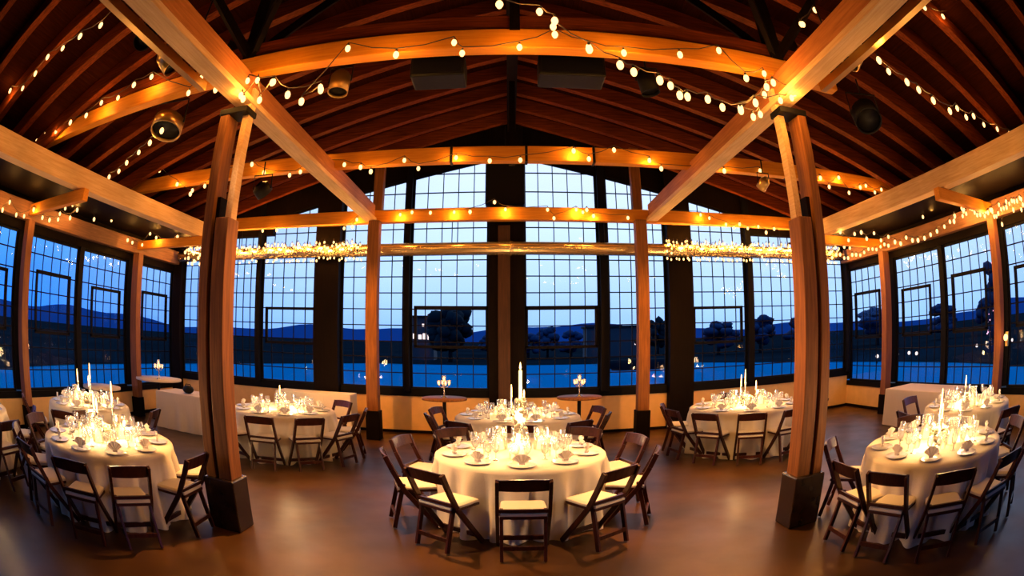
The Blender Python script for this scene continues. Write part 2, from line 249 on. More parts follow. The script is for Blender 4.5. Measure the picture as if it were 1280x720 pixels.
STRINGS = [
 ('highest of the bulb strings on the left, sloping to the upper left corner', [(-3.85,2.6,5.0),(-4.04,2.6,4.81),(-4.49,2.6,4.85),(-4.9,2.6,4.85),(-5.35,2.6,4.9),(-5.6,2.6,4.76),(-5.95,2.6,4.67),(-6.63,2.6,4.85)]),
 ('string of bulbs running out along the front cross beam left of the left front post', [(-2.97,4.2,4.58),(-3.1,4.2,4.46),(-3.38,4.2,4.67),(-3.52,4.2,4.51),(-4.33,4.2,4.93),(-4.68,4.2,4.91),(-4.98,4.2,4.8),(-5.41,4.2,4.84),(-5.77,4.2,4.74),(-6.26,4.2,4.75),(-6.74,4.2,4.72),(-7.19,4.2,4.79),(-7.53,4.2,4.75),(-7.89,4.2,4.78),(-8.05,4.07,4.72),(-8.05,3.88,4.6),(-8.05,3.62,4.58)]),
 ('string of bulbs laid along the front cross beam between the two front posts', [(-2.71,4.25,4.51),(-2.37,4.25,4.43),(-2.17,4.25,4.25),(-1.82,4.25,4.28),(-1.81,4.25,4.25),(-2.0,4.25,4.15),(-1.6,4.25,4.7),(-1.1,4.25,4.56),(-0.56,4.25,4.66),(-0.48,4.25,4.53),(0.04,4.25,4.59),(0.37,4.25,4.75),(0.68,4.25,4.62),(1.01,4.25,4.58),(1.58,4.25,4.63),(2.03,4.25,4.76),(2.29,4.25,4.47)]),
 ('string of bulbs falling toward the left eave between the two left purlins', [(-4.18,4.6,4.31),(-4.63,4.88,4.32),(-5.11,5.16,4.35),(-5.65,5.44,4.36),(-6.12,5.72,4.37),(-6.7,6.0,4.43),(-7.17,6.28,4.45),(-7.79,6.56,4.41),(-8.05,6.4,4.27),(-8.05,6.11,4.12),(-8.05,5.88,4.01)]),
 ('string of large bulbs dropping from the roof ridge to the right front post top', [(-0.13,3.4,4.5),(0.18,3.45,4.46),(0.3,3.51,4.41),(0.29,3.56,4.38),(0.57,3.61,4.2),(0.82,3.67,4.1),(0.94,3.72,4.07),(1.17,3.77,4.04),(1.28,3.83,4.03),(1.37,3.88,3.97),(1.46,3.93,3.99),(1.68,3.99,4.02),(1.84,4.04,3.98),(2.06,4.09,4.0),(2.28,4.15,4.14),(2.44,4.2,4.28)]),
 ('string of bulbs looping from the right front purlin to the right outer purlin', [(3.28,3.0,4.33),(3.42,3.03,4.26),(3.75,3.06,4.25),(3.99,3.09,4.24),(4.3,3.12,4.21),(4.71,3.15,4.2),(5.01,3.18,4.32),(5.29,3.22,4.29),(5.63,3.25,4.4),(6.0,3.28,4.38),(6.64,3.31,4.48),(7.32,3.34,4.58),(7.91,3.37,4.72),(8.05,3.24,4.7)]),
 ('string of bulbs in the upper right corner of the roof', [(4.32,2.6,5.2),(4.8,2.6,5.28),(5.37,2.6,5.62),(5.69,2.6,5.62),(6.39,2.6,5.57),(7.02,2.6,5.66),(7.44,2.6,5.58),(7.88,2.6,5.54)]),
 ('string of bulbs laid along the middle cross beam in front of the gable window', [(-6.54,7.45,4.91),(-5.96,7.45,4.57),(-5.57,7.45,4.35),(-5.53,7.45,4.41),(-5.24,7.45,4.46),(-5.01,7.45,4.64),(-4.25,7.45,4.74),(-3.98,7.45,4.57),(-3.48,7.45,4.48),(-3.29,7.45,4.52),(-3.07,7.45,4.69),(-2.54,7.45,4.58),(-2.27,7.45,4.52),(-2.1,7.45,4.44),(-1.59,7.45,4.59),(-1.37,7.45,4.45),(-0.82,7.45,4.6),(-0.33,7.45,4.54),(0.11,7.45,4.55),(0.89,7.45,4.71),(1.11,7.45,4.59),(1.5,7.45,4.75),(2.04,7.45,4.61),(2.22,7.45,4.49),(3.12,7.45,4.55),(3.3,7.45,4.53),(3.99,7.45,4.59)]),
 ('string of bulbs on the middle cross beam right of the right front post', [(5.01,7.45,4.5),(5.32,7.45,4.6),(5.51,7.45,4.46),(5.8,7.45,4.66),(6.02,7.45,4.4),(6.37,7.45,4.54),(6.55,7.45,4.59),(6.8,7.45,4.49),(7.03,7.45,4.57),(8.05,7.26,4.36),(8.05,7.1,4.05),(8.05,6.77,4.16)]),
 ('string of bulbs laid along the back cross beam between the two rear posts', [(-3.13,10.27,4.56),(-2.19,10.27,4.43),(-1.95,10.27,4.47),(-1.58,10.27,4.45),(-1.11,10.27,4.45),(-0.8,10.27,4.45),(-0.33,10.27,4.64),(-0.12,10.27,4.49),(0.69,10.27,4.49),(0.81,10.27,4.32),(1.25,10.27,4.5),(1.38,10.27,4.45),(1.46,10.27,4.5),(1.59,10.27,4.38),(2.29,10.27,4.36)]),
 ('string of bulbs on the back cross beam right of the right rear post', [(2.75,10.27,4.54),(3.89,10.27,4.48),(4.09,10.27,4.42),(4.48,10.27,4.3),(4.67,10.27,4.24),(4.82,10.27,4.32),(5.02,10.27,4.24),(5.3,10.27,4.29),(5.5,10.27,4.17),(5.73,10.27,4.26)]),
 ('string of bulbs on the back cross beam left of the left rear post', [(-5.33,10.27,4.22),(-4.97,10.27,4.22),(-3.37,10.27,4.19),(-3.1,10.27,4.36),(-3.0,10.27,4.46),(-3.19,10.27,4.22)]),
 ('string of bulbs drooping under the left eave toward the back corner', [(-8.05,3.89,3.61),(-8.05,4.07,3.77),(-8.05,4.34,3.61),(-8.05,4.59,3.63),(-8.05,4.86,3.79),(-8.05,5.18,3.71),(-8.05,5.42,3.71),(-8.05,5.7,3.77),(-8.05,5.73,3.88),(-8.05,6.09,3.87),(-8.05,6.29,4.06),(-8.05,6.63,4.19),(-8.05,6.93,4.0),(-8.05,7.02,4.21),(-8.05,7.37,4.28),(-8.05,7.57,4.1)]),
 ('string of bulbs hanging along the left wall in front of the rear wall post', [(-8.05,8.28,3.81),(-8.05,8.48,3.79),(-7.86,8.68,3.76),(-7.74,8.82,4.02),(-7.62,8.95,3.95),(-7.44,9.09,3.87),(-7.37,9.23,3.81),(-7.24,9.37,4.02),(-7.11,9.51,3.87),(-7.04,9.65,3.77),(-7.07,9.78,4.01),(-6.96,9.92,3.85),(-6.96,10.06,3.72),(-6.96,10.2,3.98)]),
 ('tangle of bulbs bunched at the far end of the left outer purlin', [(-7.48,9.9,4.12),(-7.35,9.93,4.01),(-7.22,9.96,3.9),(-7.12,9.99,3.74),(-7.29,10.01,3.65),(-7.12,10.04,3.58),(-6.95,10.07,3.51),(-6.83,10.1,3.65),(-6.82,10.13,3.84),(-6.96,10.16,4.07),(-7.21,10.19,4.18),(-7.56,10.21,3.82),(-7.13,10.24,3.68),(-7.35,10.27,3.56),(-6.85,10.3,3.61)]),
 ('long string of bulbs looping below the right purlin toward the right wall', [(6.24,9.6,4.15),(6.34,9.41,4.05),(6.48,9.22,3.96),(6.65,9.03,4.03),(6.7,8.83,3.97),(6.78,8.64,3.77),(6.84,8.45,3.87),(6.9,8.26,3.87),(6.89,8.07,3.71),(6.98,7.88,3.79),(7.01,7.69,3.62),(7.09,7.5,3.66),(7.1,7.3,3.53),(7.1,7.11,3.47),(7.12,6.92,3.55),(7.13,6.73,3.47),(7.12,6.54,3.44),(7.15,6.35,3.45),(7.17,6.16,3.48),(7.2,5.97,3.51),(7.26,5.77,3.56),(7.26,5.58,3.61),(7.23,5.39,3.67),(6.92,5.2,3.52)]),
 ('dense string of bulbs swagged between the right outer purlin and the right eave', [(8.05,6.28,4.33),(8.05,6.2,4.31),(8.05,6.14,4.23),(8.05,6.04,4.16),(8.05,5.94,4.15),(8.05,5.84,4.13),(8.05,5.77,4.05),(8.05,5.72,3.95),(8.05,5.65,3.91),(8.05,5.68,3.89),(8.05,5.73,3.81),(8.05,5.6,3.83),(8.05,5.45,3.9),(8.05,5.38,3.88),(8.05,5.32,3.8),(8.05,5.25,3.74),(8.05,5.15,3.73),(8.05,5.05,3.77),(8.05,4.96,3.75),(8.05,4.89,3.72),(8.05,4.8,3.75),(8.05,4.75,3.71),(8.05,4.71,3.62),(8.05,4.64,3.61),(8.05,4.57,3.65),(8.05,4.46,3.7),(8.05,4.37,3.7),(8.05,4.28,3.7),(8.05,4.17,3.74),(8.05,4.08,3.77),(8.05,4.01,3.75),(8.05,3.92,3.74),(8.05,3.82,3.77),(8.05,3.78,3.74),(8.05,3.76,3.65)]),
 ('double strand of bulbs hanging over the right front window bay', [(8.05,5.82,4.23),(8.05,5.64,4.09),(8.05,5.4,3.98),(8.05,5.21,3.83),(8.05,5.01,3.68),(8.05,4.75,3.74),(8.05,4.5,3.78),(8.05,4.5,3.45),(8.05,4.26,3.79),(8.05,4.08,3.62),(8.05,3.83,3.58)]),
 ('low string of bulbs along the right back corner just above the window heads', [(6.62,10.6,3.76),(6.68,10.51,3.74),(6.74,10.42,3.65),(6.81,10.33,3.63),(6.88,10.24,3.68),(6.95,10.15,3.65),(7.0,10.05,3.55),(7.07,9.96,3.54),(7.14,9.87,3.6),(7.22,9.78,3.66),(7.28,9.69,3.65),(7.34,9.6,3.56),(7.4,9.51,3.55),(7.48,9.42,3.61),(7.54,9.33,3.6),(7.61,9.24,3.58),(7.68,9.15,3.63),(7.76,9.05,3.69),(7.83,8.96,3.68),(7.89,8.87,3.66),(7.97,8.78,3.71),(8.04,8.69,3.75),(8.05,8.54,3.7)]),
 ('cluster of bulbs gathered behind the right front post below the purlin end', [(5.94,9.4,3.86),(6.18,9.43,3.83),(6.45,9.46,3.91),(6.76,9.49,3.95),(6.95,9.51,3.91),(7.21,9.54,3.94),(7.35,9.57,3.81),(7.08,9.6,3.79),(6.79,9.63,3.76),(6.54,9.66,3.79),(6.29,9.69,3.72),(6.68,9.71,3.67),(7.01,9.74,3.7),(7.43,9.77,3.92),(7.72,9.8,3.83)]),
 ('short string of bulbs on the roof left of the right front post', [(3.28,3.8,5.39),(2.99,3.8,5.09),(2.96,3.8,5.08)]),
 ('bulbs wound round the left front post top', [(-2.92,4.15,4.51),(-2.83,4.15,4.46),(-2.75,4.15,4.36),(-2.69,4.15,4.29),(-2.65,4.15,4.24),(-2.52,4.15,4.43),(-2.44,4.15,4.19),(-2.33,4.15,4.37)]),
 ('bulbs wound round the right front post top', [(2.23,4.15,4.41),(2.47,4.15,4.51),(2.46,4.15,4.35),(2.56,4.15,4.42),(2.81,4.15,4.35),(2.76,4.15,4.28),(2.6,4.15,4.22),(2.28,4.15,4.15),(2.09,4.15,4.05),(2.22,4.15,3.98),(2.31,4.15,4.02)]),
]

# ================================================================== STRUCTURE
W, D, F = 8.6, 11.2, -4.0
ROOF = lambda x: 6.62 - 0.285*abs(x)
def st(o, label, cat): return tag(o, label, cat, None, 'structure')
st(MB().box(-W-.2, W+.2, F-.2, D+.2, -0.12, 0).build('floor', M['floor']), 'polished dark concrete floor of the hall', 'floor')
ce = MB()
for s in (-1, 1):
    x0, x1 = 0, s*(W+.6)
    v = [(x0, F, ROOF(0)+.28), (x1, F, ROOF(x1)+.28), (x1, D+.3, ROOF(x1)+.28), (x0, D+.3, ROOF(0)+.28)]
    v += [(a, b_, z+.06) for a, b_, z in v]
    ce.add(v, [(0, 1, 2, 3), (4, 7, 6, 5), (0, 4, 5, 1), (1, 5, 6, 2), (2, 6, 7, 3), (3, 7, 4, 0)])
st(ce.build('ceiling', M['deck']), 'dark red-brown board roof deck rising to a ridge', 'ceiling')
st(MB().box(-W, W, D, D+.15, 0, .80).build('wall_back', M['cream']), 'low cream wall under the back windows', 'wall')
for s, nm in ((-1, 'left'), (1, 'right')):
    a, b_ = sorted((s*W, s*(W+.15)))
    st(MB().box(a, b_, F, D, 0, .55).build('wall_'+nm, M['cream']), 'low cream wall under the %s windows' % nm, 'wall')
    a, b_ = sorted((s*(W-.02), s*(W+.2)))
    st(MB().box(a, b_, F, D, .55, .67).build('trim_sill_'+nm, M['frame']), 'dark sill along the %s windows' % nm, 'sill')
    a, b_ = sorted((s*(W-.03), s*(W+.18)))
    st(MB().box(a, b_, F, D, 3.50, 3.66).build('trim_head_'+nm, M['darkwood']), 'dark window head along the %s wall' % nm, 'trim')
    st(MB().box(a, b_, F, D, 3.98, 4.5).build('trim_eave_'+nm, M['darkwood']), 'dark eave board above the %s wall plate' % nm, 'trim')
    a, b_ = sorted((s*(W-.22), s*(W+.12)))
    tag(MB().box(a, b_, F, D-.05, 3.66, 3.98).build('wall_plate', M['plate'], bevel=.01), 'brown timber wall plate running above the %s windows' % nm, 'beam')
    a, b_ = sorted((s*(W-.03), s*W))
    c0, c1 = sorted((s*6.66, s*(W-.02)))
    st(MB().box(c0, c1, F, D, 4.10, 4.14).build('trim_soffit_'+nm, M['darkwood']), 'added dark soffit above the %s windows' % nm, 'soffit')  # added dark board: puts shade over the rafter ends by the eave
    st(MB().box(a, b_, F, D, 0, .07).build('baseboard_'+nm, M['darkwood']), 'dark skirting along the %s wall' % nm, 'baseboard')
st(MB().box(-W, W, D-.03, D, 0, .06).build('baseboard_back', M['darkwood']), 'dark skirting along the back wall', 'baseboard')
st(MB().box(-W, W, D-.03, D+.18, .80, .97).build('trim_sill_back', M['frame']), 'dark sill under the back windows', 'sill')
st(MB().box(-W, W, F-.15, F, 0, 6.9).build('wall_unseen_front', M['darkwood']), 'unseen dark wall added to close the hall behind the camera', 'wall')  # unseen wall added for the light; the hall itself runs on
ZT = lambda x: 5.98 - 0.235*abs(x)
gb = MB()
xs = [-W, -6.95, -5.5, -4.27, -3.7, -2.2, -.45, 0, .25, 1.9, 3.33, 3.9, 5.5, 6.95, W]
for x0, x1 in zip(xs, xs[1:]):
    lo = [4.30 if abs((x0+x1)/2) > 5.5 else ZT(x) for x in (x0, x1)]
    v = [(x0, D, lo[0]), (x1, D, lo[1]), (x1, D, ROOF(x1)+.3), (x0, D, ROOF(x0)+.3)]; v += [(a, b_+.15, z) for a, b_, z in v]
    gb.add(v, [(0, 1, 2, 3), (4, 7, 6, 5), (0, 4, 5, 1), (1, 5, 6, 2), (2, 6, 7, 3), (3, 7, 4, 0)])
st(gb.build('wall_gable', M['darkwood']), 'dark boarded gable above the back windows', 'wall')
# pillars between the back windows
k = 0
for x0, x1, dp in ((-4.28, -3.69, .2), (-.46, .25, .25), (3.33, 3.90, .2), (-2.24, -2.12, .1), (1.83, 2.0, .1), (-5.87, -5.75, .1), (5.34, 5.5, .1), (-7.02, -6.92, .08), (6.94, 7.04, .08), (-8.6, -8.28, .14), (8.5, 8.6, .14)):
    k += 1; zt = min(ROOF(x0), ROOF(x1))+.2
    o = MB().box(x0, x1, D-dp, D+.12, 0 if x1-x0 > .3 else .9, zt).build('trim_%d' % k, M['frame'] if x1-x0 < .3 else M['darkwood'], bevel=.008)
    st(o, 'dark upright between back windows, number %s from the left' % ORD[sorted([-4.28, -.46, 3.33, -2.24, 1.83, -5.87, 5.34, -7.02, 6.94, -8.6, 8.5]).index(x0)], 'window pillar')
M['brown_board'] = wood('brown_board', (0.05, 0.018, 0.007), (0.10, 0.035, 0.012), 2)
tag(MB().box(-.27, -.03, D-.33, D-.25, .0, 4.3).build('pillar_board', M['brown_board'], bevel=.008), 'brown board fixed up the middle of the widest dark pillar', 'board')

# windows
wn = 0
def window(x0, x1, z0, ztop, rows, cols, mat, where, vent=None, slope=False):
    """x0..x1 along the wall, mat maps (u, depth, z) to the place"""
    global wn; wn += 1
    r_ = root('window_%d' % wn, (0, 0, 0), where, 'window', None, kind='structure')
    zt = (lambda u: ztop(u)) if slope else (lambda u: ztop)
    fr = MB(); T = .05
    def vb(u, wd, za, zb, dp=.02): fr.box(u-wd/2, u+wd/2, -dp, dp, za, zb, mat=mat)
    vb(x0+T/2, T, z0, zt(x0)); vb(x1-T/2, T, z0, zt(x1)); fr.box(x0, x1, -.03, .03, z0, z0+T, mat=mat)
    va, vb_ = [(x0, -.03, zt(x0)-T), (x1, -.03, zt(x1)-T), (x1, -.03, zt(x1)), (x0, -.03, zt(x0))], None
    v = va + [(a, .03, z) for a, _, z in va]
    fr.add([mat @ Vector(p) for p in v], [(0, 1, 2, 3), (4, 7, 6, 5), (0, 4, 5, 1), (1, 5, 6, 2), (2, 6, 7, 3), (3, 7, 4, 0)])
    fr.build('window_frame', M['frame'], r_)
    mu = MB()
    for i in range(1, cols):
        u = x0 + (x1-x0)*i/cols; mu.box(u-.009, u+.009, -.011, .011, z0, zt(u)-.02, mat=mat)
    for z in rows:
        a, b_ = x0, x1
        if slope and z > min(zt(x0), zt(x1)):
            lim = (5.98 - z)/.235
            if x0 >= 0: b_ = min(x1, lim)
            else: a = max(x0, -lim)
            if b_-a < .1: continue
        mu.box(a, b_, -.011, .011, z-.011, z+.011, mat=mat)
    mu.build('glazing_bar', M['frame'], r_)
    if vent:
        u0, u1, za, zb = vent; vf = MB()
        for u in (u0, u1): vf.box(u-.03, u+.03, -.025, .025, za, zb, mat=mat)
        for z in (za, zb): vf.box(u0-.03, u1+.03, -.025, .025, z-.03, z+.03, mat=mat)
        vf.build('vent_frame', M['frame'], r_)
    v = [(x0, -.003, z0), (x1, -.003, z0), (x1, -.003, zt(x1)), (x0, -.003, zt(x0))]; v += [(a, .003, z) for a, _, z in v]
    MB().add([mat @ Vector(p) for p in v], [(0, 1, 2, 3), (4, 7, 6, 5), (0, 4, 5, 1), (1, 5, 6, 2), (2, 6, 7, 3), (3, 7, 4, 0)]).build('pane', M['glass'], r_)
IB = Matrix.Translation((0, D+.05, 0))
rowsB = [1.29, 1.62, 1.95, 2.29, 2.63, 2.97, 3.31, 3.65, 3.99, 4.33, 4.7, 5.12, 5.55]
for i, (x0, x1, vt) in enumerate(((-8.28, -7.02, None), (-6.92, -5.87, None), (-5.75, -4.28, (-5.6, -4.33, 1.85, 2.62)), (-3.69, -2.24, None), (-2.12, -.46, (-2.0, -.5, 1.85, 2.67)), (.25, 1.83, (.3, 1.75, 1.85, 2.67)), (2.0, 3.33, None), (3.90, 5.34, (3.98, 5.2, 1.85, 2.62)), (5.5, 6.94, None), (7.04, 8.5, None))):
    sl = abs((x0+x1)/2) < 5.4
    window(x0, x1, .95, ZT if sl else 4.32, [z for z in rowsB if sl or z < 4.3], 5, IB, 'tall steel window of the back wall, %s from the left corner' % ORD[i], vt, sl)
    if vt is None or True:
        pass
for s, nm in ((-1, 'left'), (1, 'right')):
    mt_ = Matrix(((0, s, 0, s*(W+.05)), (1, 0, 0, 0), (0, 0, 1, 0), (0, 0, 0, 1)))
    for i, (y0, y1) in enumerate(((9.28, 11.1), (7.18, 8.98), (5.15, 7.02), (3.02, 4.82), (1.0, 2.86), (-1.1, .84), (-3.2, -1.26))):
        vt = (y0+.45, y1-.25, 1.75, 2.85 - .1*(i % 2)) if i < 4 else None
        window(y0, y1, .67, 3.50, [1.05, 1.46, 1.80, 2.14, 2.48, 2.82, 3.16], 6, mt_, 'steel window of the %s wall, %s from the back corner' % (nm, ORD[i]), vt)
        o = MB().box(*sorted((s*(W-.02), s*(W+.12))), y1, y1+.17, .7, 3.55).build('trim_mullion', M['frame'])
        st(o, 'dark mullion on the back-corner side of %s wall window number %s' % (nm, ORD[i]), 'mullion')

# ================================================================== TIMBER FRAME
gp = 'timber wall posts beside the side windows'
for s, nm in ((-1, 'left'), (1, 'right')):
    for j, y in enumerate((9.12, 5.0, .92)):
        r_ = root('wall_post', (s*(W-.24), y, 0), 'dark red timber post against the %s windows, %s from the back corner' % (nm, ORD[j]), 'post', gp)
        MB().box(-.11, .11, -.10, .10, .45, 3.66).build('timber', M['wall_post'], r_, bevel=.008)
        MB().box(-.13, .13, -.12, .12, 0, .45).build('post_base', M['darkwood'], r_, bevel=.008)
for s, nm in ((-1, 'left'), (1, 'right')):
    r_ = root('timber_post', (s*2.86, 4.45, 0), 'thick twin-plank orange timber post nearest on the %s' % nm, 'post', 'timber posts carrying the roof')
    MB().box(.05 if s > 0 else -.165, .165 if s > 0 else -.05, -.12, .12, .55, 4.18).build('plank', M['post'], r_, bevel=.008)
    a, b_ = sorted((s*.005, -s*.155)); MB().box(a, b_, -.12, .12, .55, 3.08).build('plank', M['post'], r_, bevel=.008)
    MB().bar((-s*.09, .04, 3.05), (-s*.13, .04, 4.5), .075, .12).build('plank', M['beam_y'], r_)
    a, b_ = sorted((s*.005, s*.05)); MB().box(a, b_, -.06, .10, .55, 3.3).build('gap_shade', M['darkwood'], r_)  # dark strip in the gap, standing for the shade between the planks
    p = MB().box(-.19, .19, -.17, .17, 0, .56); p.build('plinth', M['concrete'], r_, bevel=.015)
    p = MB().box(-.18, .18, -.13, .13, 4.18, 4.25); p.build('bracket', M['black'], r_, bevel=.01)
    MB().box(-.08, .08, -.08, .08, 4.88, ROOF(2.86)).build('head_post', M['darkwood'], r_)
    for dx, dy in ((.75, .5), (-.75, .5), (.55, -.5), (-.5, -.55)):
        MB().bar((0, 0, 4.9), (dx, dy, ROOF(2.86+s*dx)), .07, .1).build('strut', M['darkwood'], r_)
for s, x, nm in ((-1, -2.70, 'left'), (1, 2.53, 'right')):
    r_ = root('timber_post', (x, 10.25, 0), 'slim square timber post near the back windows, %s of centre' % nm, 'post', 'timber posts carrying the roof')
    MB().box(-.115, .115, -.11, .11, .58, 4.3).build('timber', M['post'], r_, bevel=.008)
    MB().box(-.14, .14, -.14, .14, 0, .58).build('plinth', M['darkwood'], r_, bevel=.01)
    MB().box(-.10, .10, .10, .28, 4.56, ROOF(x)).build('upper_post', M['post'], r_, bevel=.008)
def beam(name, x0, x1, y0, y1, z0, z1, mt_, label, cat='beam', extra=None):
    r_ = root(name, ((x0+x1)/2, (y0+y1)/2, z0), label, cat, 'large roof timbers')
    cx, cy = (x0+x1)/2, (y0+y1)/2
    MB().box(x0-cx, x1-cx, y0-cy, y1-cy, 0, z1-z0).build('timber', M[mt_], r_, bevel=.012)
    if extra: extra(r_)
    return r_
def topboard(r_): MB().box(-5.9, 5.9, -.05, .05, .26, .42).build('upper_board', M['rafter'], r_, bevel=.006)
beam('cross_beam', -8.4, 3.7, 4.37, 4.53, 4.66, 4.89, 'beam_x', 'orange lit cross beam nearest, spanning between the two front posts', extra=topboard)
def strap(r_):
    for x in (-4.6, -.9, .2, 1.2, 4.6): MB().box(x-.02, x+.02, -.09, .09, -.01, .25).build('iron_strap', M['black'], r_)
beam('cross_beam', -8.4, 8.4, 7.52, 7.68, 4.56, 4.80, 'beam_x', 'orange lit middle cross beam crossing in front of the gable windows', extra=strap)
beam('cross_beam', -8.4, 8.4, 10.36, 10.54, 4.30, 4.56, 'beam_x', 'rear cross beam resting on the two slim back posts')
for s, nm in ((-1, 'left'), (1, 'right')):
    def fl(r_, s=s):
        MB().box(-.115, .115, -7.1, 7.1, -.07, .0).build('flange', M['beam_y'], r_, bevel=.006)  # paler strip: the brightly lit underside is put into its colour
    x = s*2.80
    beam('roof_purlin', x-.075, x+.075, -3.9, 10.3, 4.38, 4.65, 'purlin_side_dim', 'long pale timber over the %s posts, running toward the back windows' % nm, extra=fl)
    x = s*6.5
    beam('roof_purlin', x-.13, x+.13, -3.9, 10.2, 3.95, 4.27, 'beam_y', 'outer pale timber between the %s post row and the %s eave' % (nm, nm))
    r_ = root('lighting_rail', (s*3.22, .3, 4.42), 'thin brass-edged rail hung beside the near %s roof timber' % nm, 'rail')
    MB().box(-.04, .04, -3.5, 3.8, 0, .09).build('rail', M['gold'], r_)
    for y in (-2.5, -.5, 1.5, 3.4): MB().tube([(0, y, .05), (0, y, ROOF(3.22)-4.42+.2)], .012, 6).build('hanger', M['black'], r_)
for s, nm in ((-1, 'left'), (1, 'right')):
    for y, wh in ((9.12, 'nearest the back corner'), (5.0, 'nearer the camera')):
        beam('tie_beam', *sorted((s*6.2, s*8.38)), y-.07, y+.07, 3.74, 3.93, 'beam_x', 'short orange tie beam on the %s from wall post under the outer roof timber, %s' % (nm, wh))
r_ = root('ridge_beam', (0, 3.6, 6.42), 'dark ridge timber along the top of the roof', 'beam')
MB().box(-.09, .09, -7.5, 7.5, 0, .40).build('timber', M['darkwood'], r_)
for y in (0.8, 4.9): MB().box(-.05, .05, y-.05, y+.05, -1.55 if y < 2 else -1.6, 0).build('king_post', M['darkwood'], r_)
n = 0
ys = [10.9 - .74*i for i in range(20)]
for s, nm in ((-1, 'left'), (1, 'right')):
    for i, y in enumerate(ys):
        o = MB(); x1 = s*(W+.4)
        v = [(s*.09, y-.065, ROOF(0)+.26), (x1, y-.065, ROOF(x1)+.26), (x1, y-.065, ROOF(x1)), (s*.09, y-.065, ROOF(0))]; v += [(a, b_+.13, z) for a, b_, z in v]
        o.add(v, [(0, 1, 2, 3), (4, 7, 6, 5), (0, 4, 5, 1), (1, 5, 6, 2), (2, 6, 7, 3), (3, 7, 4, 0)])
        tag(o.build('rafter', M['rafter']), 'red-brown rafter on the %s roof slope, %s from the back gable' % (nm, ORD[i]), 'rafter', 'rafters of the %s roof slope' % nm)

# galvanised duct across the back windows
r_ = root('air_duct', (0, 10.85, 3.82), 'long shiny round duct crossing in front of the back windows', 'duct')
MB().tube([(x, 0, 0) for x in (-8.2, -4, 0, 4, 8.2)], .135, 20).build('pipe', M['duct'], r_)
for x in (-7, -3.3, .0, 3.3, 7): MB().tube([(x-.03, 0, 0), (x+.03, 0, 0)], .15, 20).build('collar', M['duct'], r_)
for x in (-6.2, -1.2, 1.9, 6.2): MB().tube([(x, 0, .1), (x, 0, .55)], .01, 6).build('hanger', M['black'], r_)

# ================================================================== SPOT CANS AND SPEAKERS IN THE ROOF
def par_can(loc, rz, tilt, label, mat='gold', r=.13, ln=.34, on=False, yoke=True, aim=None):
    r_ = root('stage_lamp', loc, label, 'stage lamp', 'stage lamps hung in the roof', rz)
    mm = Matrix.Rotation(tilt, 4, 'X') if aim is None else (Vector(aim)-Vector(loc)).to_track_quat('Z', 'Y').to_matrix().to_4x4(); o = MB()
    prof = [(.5*r, -ln/2), (.8*r, -ln/2+.04), (r, -ln/4), (r, ln/2), (.93*r, ln/2), (.93*r, ln/2-.03)]
    o.lathe(prof, 18, cap=False); o.v = [tuple(mm @ Vector(p)) for p in o.v]; o; can_ = o.build('lamp_can', M[mat], r_)
    o = MB().lathe([(.001, ln/2-.05), (.92*r, ln/2-.05), (.92*r, ln/2-.04), (.001, ln/2-.04)], 18, cap=False); o.v = [tuple(mm @ Vector(p)) for p in o.v]; o.build('lens', M['lens'] if on else M['black'], can_)
    if yoke: MB().tube([(-r-.02, 0, 0), (-r-.02, 0, r+.08), (r+.02, 0, r+.08), (r+.02, 0, 0)], .012, 6).tube([(0, 0, r+.08), (0, 0, r+.30)], .012, 6).build('yoke', M['black'], r_)
    return r_
def spot(parent, target, power, ang, col=STAGE_COL):
    d = Vector(target) - Vector(parent.location); q = (Matrix.Rotation(-parent.rotation_euler[2], 3, 'Z') @ d)
    l_ = lamp('SPOT', 'beam_light', (0, 0, 0), power, col, .08, parent, q.to_track_quat('-Z', 'Y').to_euler(), R(ang), .8)
    dd = q.normalized(); l_.location = dd*.25
    return l_
par_can((-3.67, 3.2, 4.85), R(30), R(150), 'black stage lamp hung left of the near left roof timber', 'black')
c_ = par_can((-3.62, 3.7, 4.75), 0, 0, 'brass stage lamp left of the left front post, above the cross beam', aim=(.06, 5.2, .4))
spot(c_, (.06, 5.2, .4), 560, 32)
par_can((-4.22, 4.75, 4.45), R(10), R(165), 'wide dark round lamp hung under the cross beam left of the left front post', 'gold', r=.24, ln=.22)
c_ = par_can((-2.12, 5.6, 5.05), 0, 0, 'brass stage lamp behind the front cross beam, near its left end', aim=(-2.1, 4.8, 0))
spot(c_, (-2.1, 4.8, 0), 1700, 66, (1.0, .45, .12))
c_ = par_can((3.50, 3.6, 4.75), 0, 0, 'brass stage lamp beside the near right roof timber', aim=(.06, 5.2, .4))
spot(c_, (.06, 5.2, .4), 560, 32)
par_can((4.33, 4.6, 4.55), R(-20), R(150), 'wide black stage lamp hung to the right of the right front post', 'black', r=.22, ln=.26)
c_ = par_can((-3.9, 7.3, 4.24), 0, 0, 'round black lamp under the left part of the middle cross beam', 'black', r=.15, ln=.2, aim=(-1.9, 11.3, .35))
spot(c_, (-1.9, 11.3, .35), 620, 62, (1.0, .36, .045))
c_ = par_can((1.6, 5.6, 5.0), 0, 0, 'black stage lamp behind the front cross beam, right of centre', 'black', r=.12, aim=(2.4, 5.3, 0))
spot(c_, (2.4, 5.3, 0), 1700, 66, (1.0, .45, .12))
c_ = par_can((3.95, 7.3, 4.33), 0, 0, 'small brass lamp under the right part of the middle cross beam', 'gold', r=.09, ln=.22, aim=(2.0, 11.3, .35))
spot(c_, (2.0, 11.3, .35), 620, 62, (1.0, .36, .045))
